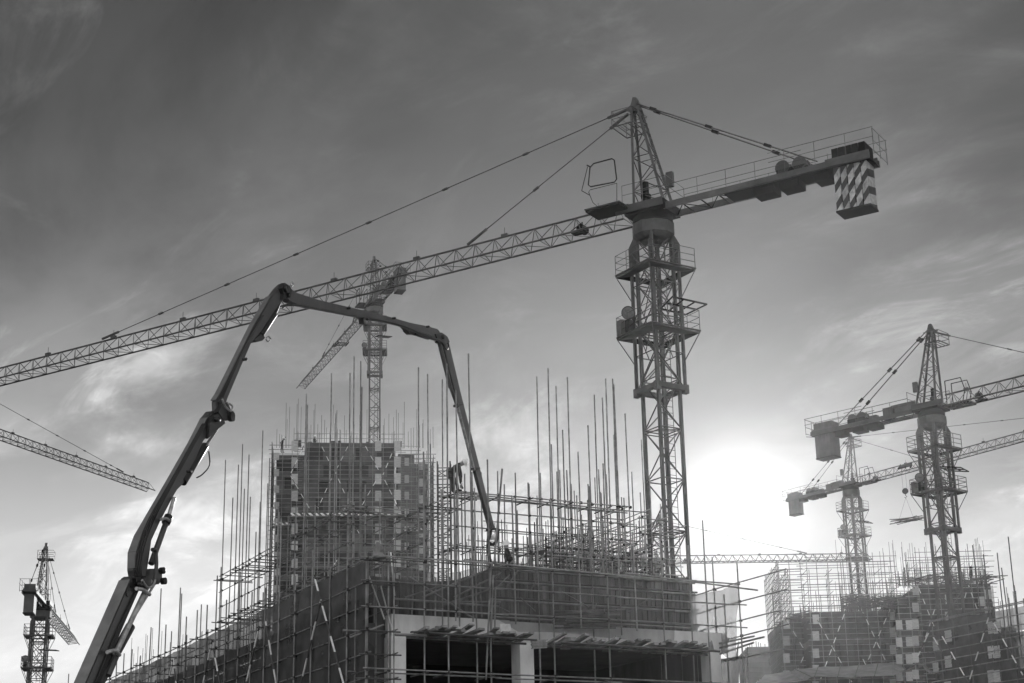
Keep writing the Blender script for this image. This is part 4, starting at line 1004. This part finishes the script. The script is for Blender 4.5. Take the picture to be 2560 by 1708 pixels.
    # machinery at the foot of the head, hooks and rails
    mb = MB(); mb.lathe(L(.2, -.3, .8), [(.22*S, 0), (.22*S, .5*S), (.3*S, .55*S), (.3*S, .7*S), (.18*S, .8*S), (.18*S, 1.5*S)], UP, 12); mb.build('slewing_motor', m_craneD, root)
    if lod < 2:
        rails = []
        for hz in (.6, 1.2): rails.append((L(1.3, -1.15, .85+hz), L(-1.5, -1.15, .85+hz), .035*S*K)); rails.append((L(-1.5, -1.15, .85+hz), L(-1.5, 1.15, .85+hz), .035*S*K))
        for x_, y_ in ((1.3, -1.15), (0, -1.15), (-1.5, -1.15), (-1.5, 1.15)): rails.append((L(x_, y_, .8), L(x_, y_, 2.05), .035*S*K))
        emit('turret_rail', rails, m_crane, root, lod == 0)
        mb = MB(); mb.box(L(-.95, .55, 2.5), .4*S, .25*S, .9*S, j, l, UP); mb.build('control_box', m_crane, root)
        # back ladder hoops on the head
        hoop = []
        for k in range(14): p = hb[1].lerp(ht[1], .15+k*.055)-j*.28; hoop.append((p-l*.2*S, p+l*.2*S, .03*S))
        emit('head_rung', hoop, m_crane, root, lod == 0)
    # trolley winch basket on the jib
    p = jb(4.6, 0, .3); mb = MB(); mb.lathe(p-l*.3*S, [(.26*S, 0), (.26*S, .6*S)], l, 12); mb.build('trolley_winch', m_craneD, root)
    for xx in (4.2, 5.0): bar('winch_frame', jb(xx, -.7, .05), jb(4.6, 0, .75), .06*S, m_craneD, root)
    mb = MB(); mb.box(jb(4.6, -.35, .0), .9*S, .5*S, .12*S, j, l, UP); mb.build('winch_tray', m_craneD, root)
    if trolley:
        p = jb(trolley, 0, -.35); 
        for s_ in (-1, 1): bar('trolley_frame', p-j*.75*S+l*s_*.75*S, p+j*.75*S+l*s_*.75*S, .12*S, m_craneD, root, kind='box')
        for s_ in (-1, 0, 1): bar('trolley_frame', p+j*s_*.7*S-l*.8*S, p+j*s_*.7*S+l*.8*S, .1*S, m_craneD, root, kind='box')
        for s_ in (-1, 1):
            for t_ in (-1, 1): mb = MB(); mb.lathe(p+j*t_*.6*S+l*s_*.85*S+UP*.2*S, [(.13*S, -.05*S), (.13*S, .05*S)], l, 10); mb.build('trolley_wheel', m_craneD, root)
        mb = MB(); q_ = p-l*1.2*S-UP*.35*S
        mb.box(q_, 1.0*S, .6*S, .08*S, j, l, UP); mb.build('trolley_basket', m_craneD, root)
        for s_ in (-1, 1): bar('basket_hanger', q_+j*s_*.45*S, p+j*s_*.45*S-l*.75*S, .05*S, m_craneD, root)
    root['slew'] = [*O]
    return root, L, jb

TILT_MAIN = -.35
main, Lm, jbm = crane('big tower crane in front, its jib sweeping left across the whole sky, striped counterweight right', (1632, 552), 96.0, -58.0, 63.0, 13.1, 32.0, 0, trolley=57.6, cw_mat=m_cage, tilt=TILT_MAIN, cwh=2.5)
crane('tower crane behind the centre tower block, jib reaching down left and dark underside up right', (938, 766), 240.0, -21.0, 45.0, 13.0, 4.0, 1, trolley=18, pend=(12, 30))
crane('darker tower crane on the right with a pale hanging counterweight, jib leaving the right edge', (2328, 1036), 144.0, 133.0, 40.0, 11.5, 38.0, 1, tilt=1.2)
crB, LB, jbB = crane('hazy tower crane second from right, carrying a bundle on its hook', (2127, 1222), 240.0, 141.0, 55.0, 11.5, 38.0, 1, tilt=1.2, trolley=None, pend=(12.7, 40))
crane('small dark tower crane alone at the lower left edge', (103, 1523), 195.0, -7.5, 32.0, 9.5, 10.0, 1, pend=(12, 26))
# crane standing outside the frame at the left, its jib end hangs in view
tipL = P(380, 1228, 236)
aL = radians(22.0); jL = Vector((sin(aL), cos(aL), 0)); base = tipL-jL*60
ssp = base
def px_of(p):
    v = R3.transposed() @ (p-CAM); return (1280+FPX*v.x/-v.z, 854-FPX*v.y/-v.z, -v.z)
bx, by, bD = px_of(Vector((base.x, base.y, tipL.z-.3)))
crane('tower crane outside the left edge whose long jib tip droops into view', (bx, by), bD, 22.0, 60.0, 13.0, 20.0, 1, pend=(14, 53), tilt=0)
# faint crane behind the big mast
crane('faint pale crane hidden behind the big mast, only its level jib showing to the right', (1640, 1412), 265.0, 88.0, 35.0, 8.0, 20.0, 2, scale=1.0, pend=(24,), cage=False, cab=False)
# crane whose jib tip pokes in above the right crane
tR = P(2482, 934, 200); aR = radians(-60.0); jR = Vector((sin(aR), cos(aR), 0)); bs_ = tR-jR*40; bx, by, bD = px_of(Vector((bs_.x, bs_.y, tR.z-.5)))
crane('distant crane outside the right edge, only its thin jib tip showing', (bx, by), bD, -60.0, 40.0, 10.0, 20.0, 2, scale=.8, pend=(30,), cage=False, cab=False)

# hook block and hanging bundle of the hazy right crane
tro = P(2262, 1166, 216); 
hk = thing('hook_block', P(2263, 1228, 216), 'small hook block hanging on thin ropes from the hazy right crane', 'hook')
hp_ = P(2263, 1228, 216)
mb = MB(); mb.lathe(hp_-Vector((0, .2, 0)), [(.1, 0), (.38, .04), (.38, .36), (.1, .4)], Vector((0, 1, 0)), 14); mb.build('sheave_block', m_craneD, hk)
mb = MB(); mb.tube([hp_-UP*.3, hp_-UP*.55, hp_-UP*.75+Vector((.15, 0, 0)), hp_-UP*.9, hp_-UP*.8-Vector((.15, 0, 0))], .09, 6); mb.build('hook', m_craneD, hk)
for dx in (-.25, .25): bar('rope', hp_+Vector((dx, 0, .3)), Vector((hp_.x+dx, hp_.y, tro.z)), .03, m_crane, hk)
tt = thing('crane_trolley', tro, 'dark trolley on the jib above the hanging hook block', 'trolley')
for dx in (-.7, 0, .7): bar('trolley_beam', tro+Vector((dx, -.7, 0)), tro+Vector((dx+.2, .7, 0)), .22, m_craneD, tt)
mb = MB(); mb.box(tro, 1.7, 1.2, .2, Vector((1, 0, .25)).normalized()); mb.build('trolley_frame', m_craneD, tt)
bu = thing('hanging_bundle', P(2265, 1300, 216), 'loose bundle of long bars slung level in the air beside the right crane mast', 'bundle')
random.seed(77)
for k in range(26):
    a = P(2226+rnd(-3, 22), 1305+rnd(-7, 7), 216+rnd(-.5, .5)); b = P(2290+rnd(-6, 22), 1294+rnd(-6, 8), 215+rnd(-.5, .5)); bar('bundle_bar', a, b, .07, m_craneD if k % 2 else m_poleD, bu)
for x, y in ((2248, 1299), (2284, 1295)): bar('sling', P(x, y, 216), hp_-UP*.85, .03, m_crane, bu)

# ================================================================== CONCRETE PUMP BOOM
# the boom folds in one vertical plane; its base stands 40 m off to the left
pb = P(190, 1900, 40.0); pe = P(1228, 1330, 70.0)
azb = math.degrees(math.atan2(pe.x-pb.x, pe.y-pb.y)); FB = Face(pb, azb)
side = FB.n if FB.n.dot(CAM-pb) > 0 else -FB.n          # towards the camera
sgn = 1.0 if side.dot(FB.n) > 0 else -1.0
boom = thing('concrete_pump_boom', (pb.x, pb.y, 0), 'huge folded concrete pump boom arching from lower left to the deck', 'pump boom')
def seg(name, pts, width, mat=m_boom, off=0.0, bevel=.03):
    mb = MB(); mb.prism([FB.px(x, y, sgn*off) for x, y in pts], -side*width); return mb.build(name, mat, boom, bevel=min(bevel, width*.2))
s1 = seg('boom_section', [(-43, 2330), (214, 1708), (328, 1445), (336, 1440), (350, 1443), (361, 1458), (361, 1468), (344, 1482), (313, 1538), (268, 1640), (245, 1708), (20, 2330)], .34)
s2 = seg('boom_section', [(343, 1441), (340, 1425), (341, 1379), (357, 1335), (434, 1202), (490, 1103), (520, 1044), (534, 1027), (551, 1030), (574, 1042), (574, 1050), (551, 1057), (527, 1085), (512, 1104), (472, 1200), (448, 1224),
                          (437, 1243), (406, 1302), (383, 1352), (377, 1395), (369, 1449), (352, 1455)], .24, off=-.04)
s3 = seg('boom_section', [(541, 1030), (540, 1003), (550, 985), (581, 923), (633, 817), (678, 741), (692, 722), (704, 710), (716, 717), (712, 734), (704, 753), (650, 833), (627, 860), (597, 929), (568, 998), (562, 1016), (557, 1036)], .18, off=.02)
s4 = seg('boom_section', [(702, 709), (719, 719), (740, 733), (796, 751), (916, 779), (972, 793), (1021, 807), (1066, 816), (1091, 823), (1100, 835), (1110, 842), (1105, 852), (1084, 849), (1066, 838), (1031, 828), (1017, 828),
                          (1007, 816), (968, 807), (916, 796), (905, 795), (796, 774), (740, 764), (719, 755), (707, 742)], .22, off=.07)
s5 = seg('boom_section', [(1103, 838), (1110, 838), (1120, 852), (1148, 972), (1193, 1150), (1236, 1322), (1229, 1324), (1178, 1150), (1134, 972), (1107, 862)], .10, off=.03, bevel=.015)
m_boom_lit = M('boom_paint_lit', 0.13, 0.3, 1.5, 0.5, spec=0.5)  # paler paint stands in for skylight on the back faces of the arms
def lit_strip(pts, w):
    P3 = [FB.px(x, y, 0) for x, y in pts]; mb = MB()
    for a_, b_ in zip(P3[:-1], P3[1:]):
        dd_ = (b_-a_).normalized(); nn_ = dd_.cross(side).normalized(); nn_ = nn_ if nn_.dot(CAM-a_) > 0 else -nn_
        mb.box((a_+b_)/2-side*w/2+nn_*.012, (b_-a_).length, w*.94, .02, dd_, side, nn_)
    return mb.build('painted_light_strip', m_boom_lit, boom)
lit_strip([(-43, 2330), (214, 1708), (326, 1450)], .34); lit_strip([(340, 1420), (341, 1380), (357, 1336), (434, 1203), (490, 1104), (519, 1045)], .24)
lit_strip([(540, 1001), (550, 986), (581, 924), (633, 818), (677, 742)], .18)
# knuckle plates, pins
def plate(pts, w=.06, off=.12, mat=m_boomD, name='knuckle_plate'): return seg(name, pts, w, mat, off, .01)
plate([(375, 1422), (398, 1422), (404, 1433), (404, 1451), (396, 1461), (367, 1461), (360, 1448), (371, 1441)], .30, .02, m_boom)
plate([(330, 1446), (350, 1441), (363, 1452), (368, 1464), (350, 1470), (335, 1462)], .2, .10)
plate([(537, 1032), (545, 1012), (560, 1006), (566, 1020), (574, 1040), (570, 1052), (548, 1050)], .18, .12)
plate([(527, 1040), (548, 1030), (556, 1060), (530, 1080), (513, 1098), (517, 1060)], .1, .10)
plate([(694, 722), (703, 708), (716, 716), (722, 728), (716, 742), (706, 745), (698, 752), (700, 736)], .16, .13)
plate([(1082, 836), (1098, 832), (1112, 842), (1118, 856), (1106, 866), (1090, 858)], .16, .12)
for x, y, r in [(352, 1456, .16), (392, 1428, .09), (396, 1454, .09), (566, 1043, .15), (531, 1050, .08), (704, 724, .13), (710, 740, .08), (1098, 843, .10), (338, 1462, .07), (600, 900, .05), (460, 1180, .05), (861, 772, .05), (975, 797, .045), (1060, 818, .045)]:
    mb = MB(); mb.lathe(FB.px(x, y, sgn*.1), [(r, 0), (r, .12), (r*.5, .14)], side, 14); mb.build('pin', m_boomD, boom, smooth=True)
# small round holes near the end of the first section are built as dark sunk discs on the rear face
for x, y in [(306, 1468), (297, 1490)]:
    mb = MB(); mb.lathe(FB.px(x+22, y-6, sgn*.005), [(.09, 0), (.09, .02)], side, 12); mb.build('lightening_hole', m_boomD, boom)
def cyl(name, x0, y0, x1, y1, w, mat, off=-.15): return bar(name, FB.px(x0, y0, sgn*off), FB.px(x1, y1, sgn*off), w, mat, boom, kind='cyl12')
# hydraulic rams: barrel + bright rod
cyl('ram_barrel', 250, 1712, 330, 1566, .26, m_boomD, -.05); cyl('ram_rod', 283, 1640, 372, 1452, .14, m_boomL, .04); cyl('ram_rod', 326, 1570, 396, 1458, .07, m_boomL, -.1)
cyl('ram_barrel', 262, 1690, 286, 1632, .15, m_boom, .1)
cyl('ram_barrel', 376, 1410, 417, 1298, .16, m_boom, .02); cyl('ram_rod', 417, 1300, 434, 1245, .11, m_boomL, .02); cyl('ram_gland', 413, 1308, 420, 1292, .24, m_boomD, .02)
cyl('ram_barrel', 465, 1205, 520, 1114, .24, m_boomD, -.1); cyl('ram_rod', 520, 1114, 567, 1046, .05, m_boomL, -.1); cyl('ram_rod', 516, 1116, 558, 1052, .05, m_boomL, .0)
cyl('ram_barrel', 655, 838, 690, 785, .20, m_boomD, -.05); cyl('ram_rod', 690, 785, 706, 748, .12, m_boomD, -.05); plate([(632, 850), (655, 833), (662, 845), (655, 852), (640, 856)], .2, .02)
cyl('ram_barrel', 1035, 832, 1070, 844, .20, m_boomD, .0); cyl('ram_rod', 1070, 844, 1092, 852, .10, m_boomL, .0); plate([(1015, 826), (1035, 826), (1045, 838), (1025, 836)], .2, .04)
# delivery line
def line(name, pts, w, mat, off=.05, n=8):
    P3 = [FB.px(x, y, sgn*off) for x, y in pts]; out = []
    for i in range(len(P3)-1):
        p0 = P3[max(i-1, 0)]; p1 = P3[i]; p2 = P3[i+1]; p3 = P3[min(i+2, len(P3)-1)]
        for k in range(4):
            t = k/4; out.append(.5*((2*p1)+(-p0+p2)*t+(2*p0-5*p1+4*p2-p3)*t*t+(-p0+3*p1-3*p2+p3)*t**3))
    out.append(P3[-1]); mb = MB(); mb.tube(out, w, n); return mb.build(name, mat, boom, smooth=True)
line('delivery_pipe', [(905, 800), (960, 808), (1012, 824), (1040, 838), (1060, 846), (1088, 854), (1097, 866)], .10, m_boomD, .2)
bar('delivery_pipe', FB.px(1092, 856, sgn*.1), FB.px(1120, 970, sgn*.1), .17, m_boom, boom, kind='cyl12')
bar('delivery_pipe', FB.px(1120, 968, sgn*.1), FB.px(1138, 1018, sgn*.1), .14, m_boom, boom, kind='cyl12')
bar('delivery_pipe', FB.px(1138, 1018, sgn*.1), FB.px(1179, 1176, sgn*.1), .13, m_boomL, boom, kind='cyl12')
bar('delivery_pipe', FB.px(1180, 1178, sgn*.1), FB.px(1219, 1326, sgn*.1), .15, m_boom, boom, kind='cyl12')
for x, y in ((1138, 1016), (1180, 1174), (1220, 1326)): bar('pipe_clamp', FB.px(x-8, y, sgn*.1), FB.px(x+12, y-3, sgn*.1), .12, m_boomD, boom)
line('end_hose', [(1219, 1324), (1219, 1336), (1214, 1350), (1214, 1370), (1217, 1400), (1222, 1440)], .15, m_hose, .12)
line('end_hose', [(1236, 1322), (1239, 1340), (1234, 1356), (1226, 1362), (1220, 1360)], .13, m_hose, .1)
bar('pipe_clamp', FB.px(1218, 1346, sgn*.2), FB.px(1226, 1342, sgn*.2), .22, m_white, boom)
bar('brace_tube', FB.px(690, 1370, 0), FB.px(690, 1370.5, 0), .01, m_boomD, boom)
# bundle of small hoses along the arms, loops at the joints
for k in range(4):
    o_ = k*3.0
    line('control_hose', [(236+o_, 1708), (290+o_*.8, 1580), (345+o_*.4, 1462)], .045, m_boomD, .03)
    line('control_hose', [(345+o_, 1448), (338+o_*1.6, 1415), (342+o_*1.8, 1375), (370+o_*1.6, 1300), (430+o_, 1195), (505+o_, 1060)], .04, m_boomD, .01)
    line('control_hose', [(543+o_*.6, 1010+o_), (548+o_, 985), (600+o_*.5, 880), (650+o_*.5, 790)], .035, m_boomD, .06)
line('hose_loop', [(338, 1452), (352, 1470), (368, 1462), (372, 1440)], .07, m_boomL, .2); line('hose_loop', [(328, 1473), (345, 1476), (362, 1488)], .10, m_boomL, .15)
line('hose_loop', [(364, 1376), (372, 1380), (374, 1420), (370, 1450)], .11, m_boom, .2)
line('hose_loop', [(250, 1632), (270, 1628), (282, 1640)], .10, m_boomL, .2); line('hose_loop', [(390, 1300), (402, 1298), (412, 1304)], .09, m_boomL, .15)
line('hose_loop', [(540, 1000), (548, 1018), (562, 1030), (566, 1018), (556, 1010)], .06, m_boomL, .2)
line('hose_loop', [(506, 1130), (508, 1165), (490, 1188), (476, 1196)], .04, m_boomD, .2); line('hose_loop', [(1099, 868), (1104, 876), (1110, 870), (1108, 858)], .05, m_boomD, .2)
line('hose_loop', [(712, 713), (716, 709), (720, 713), (716, 718), (712, 714)], .035, m_boomL, .2); line('hose_loop', [(652, 846), (658, 844), (662, 851), (655, 856), (650, 850)], .04, m_boomL, .2)
line('hose_loop', [(700, 770), (715, 765), (745, 764)], .06, m_boomD, .1)
plate([(905, 792), (914, 796), (914, 812), (907, 810)], .2, .05)
# pedestal under the boom, out of frame
mb = MB(); mb.lathe((pb.x, pb.y, 0), [(.9, 0), (.9, 1.2), (.6, 1.4), (.6, 2.6)], UP, 16); mb.build('pedestal', m_boomD, boom)
for i in range(4):
    a = pi/4+i*pi/2; bar('outrigger', (pb.x, pb.y, .8), (pb.x+cos(a)*3.5, pb.y+sin(a)*3.5, .25), .35, m_boomD, boom, kind='box')

# bird-like lamp bracket beside the boom
# ================================================================== PEOPLE
def person(label, J, D, rad, jacket=m_cloth, trousers=m_cloth2, helmet=m_helm, fine=True, group=None):
    """J: joint name -> (px, py, extra depth). One continuous skinned body, helmet and trousers as parts"""
    p = {k: P(v[0], v[1], D+(v[2] if len(v) > 2 else 0)) for k, v in J.items()}
    root = thing('person', (p['hip'].x, p['hip'].y, min(p['footL'].z, p['footR'].z)), label, 'person', group)
    def skin(name, verts, edges, radii, mat, rootv=0, lev=1):
        me = bpy.data.meshes.new(name); c = chain(root).translation
        me.from_pydata([tuple(v-c) for v in verts], edges, []); o = bpy.data.objects.new(name, me); col.objects.link(o)
        md = o.modifiers.new('Skin', 'SKIN'); md.use_smooth_shade = True; o.modifiers.new('Sub', 'SUBSURF').render_levels = lev; o.modifiers['Sub'].levels = lev
        if not me.skin_vertices: me.skin_vertices.new() if hasattr(me.skin_vertices, 'new') else None
        for i, r in enumerate(radii): me.skin_vertices[0].data[i].radius = (r, r)
        me.skin_vertices[0].data[rootv].use_root = True
        dg = bpy.context.evaluated_depsgraph_get(); dg.update(); ev = o.evaluated_get(dg); nm = bpy.data.meshes.new_from_object(ev); nm.materials.clear(); nm.materials.append(mat)
        bpy.data.objects.remove(o); o2 = bpy.data.objects.new(name, nm); col.objects.link(o2); o2.location = c; adopt(o2, root); return o2
    k = rad
    names = ['hip', 'chest', 'neck', 'head', 'shL', 'elL', 'haL', 'shR', 'elR', 'haR', 'hpL', 'knL', 'footL', 'toeL', 'hpR', 'knR', 'footR', 'toeR', 'waist']
    dsh = Vector((0, .19*k, 0)) ; 
    p['shL'] = p['chest'].lerp(p['neck'], .55)-dsh; p['shR'] = p['chest'].lerp(p['neck'], .55)+dsh
    p['hpL'] = p['hip']-dsh*.55; p['hpR'] = p['hip']+dsh*.55; p['waist'] = p['hip'].lerp(p['chest'], .5)
    f = Vector((1, 0, 0)) if J['head'][0] >= J['hip'][0] else Vector((-1, 0, 0))
    p['toeL'] = p['footL']+f*.17*k-UP*.02; p['toeR'] = p['footR']+f*.17*k-UP*.02
    idx = {n: i for i, n in enumerate(names)}
    E = [('hip', 'waist'), ('waist', 'chest'), ('chest', 'neck'), ('neck', 'head'), ('chest', 'shL'), ('shL', 'elL'), ('elL', 'haL'), ('chest', 'shR'), ('shR', 'elR'), ('elR', 'haR'),
         ('hip', 'hpL'), ('hpL', 'knL'), ('knL', 'footL'), ('footL', 'toeL'), ('hip', 'hpR'), ('hpR', 'knR'), ('knR', 'footR'), ('footR', 'toeR')]
    rr = dict(hip=.145, waist=.14, chest=.155, neck=.06, head=.095, shL=.085, elL=.052, haL=.036, shR=.085, elR=.052, haR=.036, hpL=.105, knL=.068, footL=.05, toeL=.036, hpR=.105, knR=.068, footR=.05, toeR=.036)
    skin('body', [p[n] for n in names], [(idx[a], idx[b]) for a, b in E], [rr[n]*k for n in names], jacket)
    tn_ = ['hip', 'hpL', 'knL', 'footL', 'hpR', 'knR', 'footR']; ti = {n: i for i, n in enumerate(tn_)}
    skin('trousers', [p[n] for n in tn_], [(ti[a], ti[b]) for a, b in (('hip', 'hpL'), ('hpL', 'knL'), ('knL', 'footL'), ('hip', 'hpR'), ('hpR', 'knR'), ('knR', 'footR'))], [rr[n]*k*1.13 for n in tn_], trousers)
    hd = p['head']; ax = (hd-p['neck']).normalized()
    mb = MB(); mb.lathe(hd-ax*.02*k, [(.09*k, -.12*k), (.10*k, -.04*k), (.10*k, .03*k)], ax, 12); mb.build('face', m_skin, root, smooth=True)
    mb = MB(); mb.lathe(hd+ax*.02*k, [(.175*k, 0), (.155*k, .02*k), (.14*k, .09*k), (.10*k, .15*k), (.03*k, .175*k)], ax, 16)
    fw = (f-ax*f.dot(ax)).normalized() if abs(f.dot(ax)) < .95 else Vector((0, 0, -1))
    h_ = mb.build('hard_hat', helmet, root, smooth=True)
    mb = MB(); mb.box(hd+ax*.03*k+fw*.17*k, .14*k, .2*k, .02*k, fw, ax.cross(fw), ax); mb.build('peak', helmet, h_)
    if fine:
        for s_, el, ha in (('L', 'elL', 'haL'), ('R', 'elR', 'haR')):
            d = (p[ha]-p[el]).normalized(); sd_ = d.cross(Vector((0, 1, 0))).normalized(); vv = [p[ha], p[ha]+d*.06*k]; ee = [(0, 1)]; ra = [.034*k, .036*k]
            for q_ in range(4):
                b_ = p[ha]+d*.10*k+sd_*(q_-1.5)*.022*k; vv += [b_, b_+d*(.045-.005*abs(q_-1))*k+Vector((0, .01, -.01)), b_+d*.06*k+Vector((-.03, 0, -.02))*k]; i0 = len(vv)-3; ee += [(1, i0), (i0, i0+1), (i0+1, i0+2)]; ra += [.011*k]*3
            b_ = p[ha]+d*.03*k+sd_*.045*k; vv += [b_, b_+d*.035*k+sd_*.02*k]; i0 = len(vv)-2; ee += [(0, i0), (i0, i0+1)]; ra += [.012*k]*2
            skin('hand', vv, ee, ra, m_skin, 0, 1)
    return root
DWK = 71.6
def J9(x, y, d=0): return (1050+x*.1913, 1100+y*.1913, d)
person('worker in dark patterned jacket and white helmet bending over on the top rail', dict(head=J9(566, 300), neck=J9(530, 318), chest=J9(478, 345), hip=J9(398, 440), knL=J9(418, 560, -.12), footL=J9(428, 680, -.12),
       knR=J9(478, 560, .15), footR=J9(500, 655, .15), elL=J9(515, 460, -.25), haL=J9(530, 575, -.2), elR=J9(540, 455, .25), haR=J9(538, 560, .2)), DWK, 1.05)
tool = MB(); tool.bar(P(1152, 1212, DWK), P(1157, 1222, DWK), .06); tag(tool.build('spanner', m_coup), 'short dark spanner held by the bending worker above the rail', 'tool')
random.seed(13)
person('worker in dark clothes with pale helmet half hidden behind the middle rails', dict(head=(1265, 1363), neck=(1266, 1372), chest=(1268, 1384), hip=(1272, 1405), knL=(1267, 1424, -.1), footL=(1268, 1446, -.1),
       knR=(1278, 1424, .1), footR=(1279, 1446, .1), elL=(1262, 1393, -.2), haL=(1266, 1404, -.3), elR=(1278, 1394, .2), haR=(1284, 1404, .1)), 68.5, 1.0)
person('small worker reaching up at the left corner of the tower block roof', dict(head=(709, 1096), neck=(708, 1100), chest=(706, 1105), hip=(705, 1115), knL=(703, 1123), footL=(703, 1131), knR=(707, 1123), footR=(708, 1131), elL=(711, 1099), haL=(713, 1093), elR=(701, 1106), haR=(703, 1112)), 224, 1.05, fine=False)
person('small dark worker standing on the tower block roof left of centre', dict(head=(787, 1091), neck=(787, 1094), chest=(787, 1099), hip=(787, 1107), knL=(785, 1115), footL=(785, 1123), knR=(789, 1115), footR=(790, 1123), elL=(783, 1101), haL=(784, 1107), elR=(791, 1101), haR=(790, 1107)), 228, 1.05, fine=False)
person('tiny worker standing on the tall block right of the right crane mast', dict(head=(2427, 1421), neck=(2427, 1424), chest=(2427, 1429), hip=(2427, 1437), knL=(2426, 1446), footL=(2426, 1456), knR=(2429, 1446), footR=(2429, 1456), elL=(2424, 1431), haL=(2424, 1437), elR=(2430, 1431), haR=(2430, 1437)), 192, 1.2, fine=False, helmet=m_craneD)

# ================================================================== HAZE
hz = bpy.data.materials.new('haze'); hz.use_nodes = True; t = hz.node_tree; t.nodes.clear()
vo = t.nodes.new('ShaderNodeVolumePrincipled'); vo.inputs['Color'].default_value = (.98, .98, .98, 1); vo.inputs['Density'].default_value = 0.000075; vo.inputs['Anisotropy'].default_value = .84
om = t.nodes.new('ShaderNodeOutputMaterial'); t.links.new(vo.outputs[0], om.inputs['Volume'])
mb = MB(); mb.box((0, 160, 51), 520, 420, 104); h = mb.build('haze', hz); tag(h, kind='stuff')
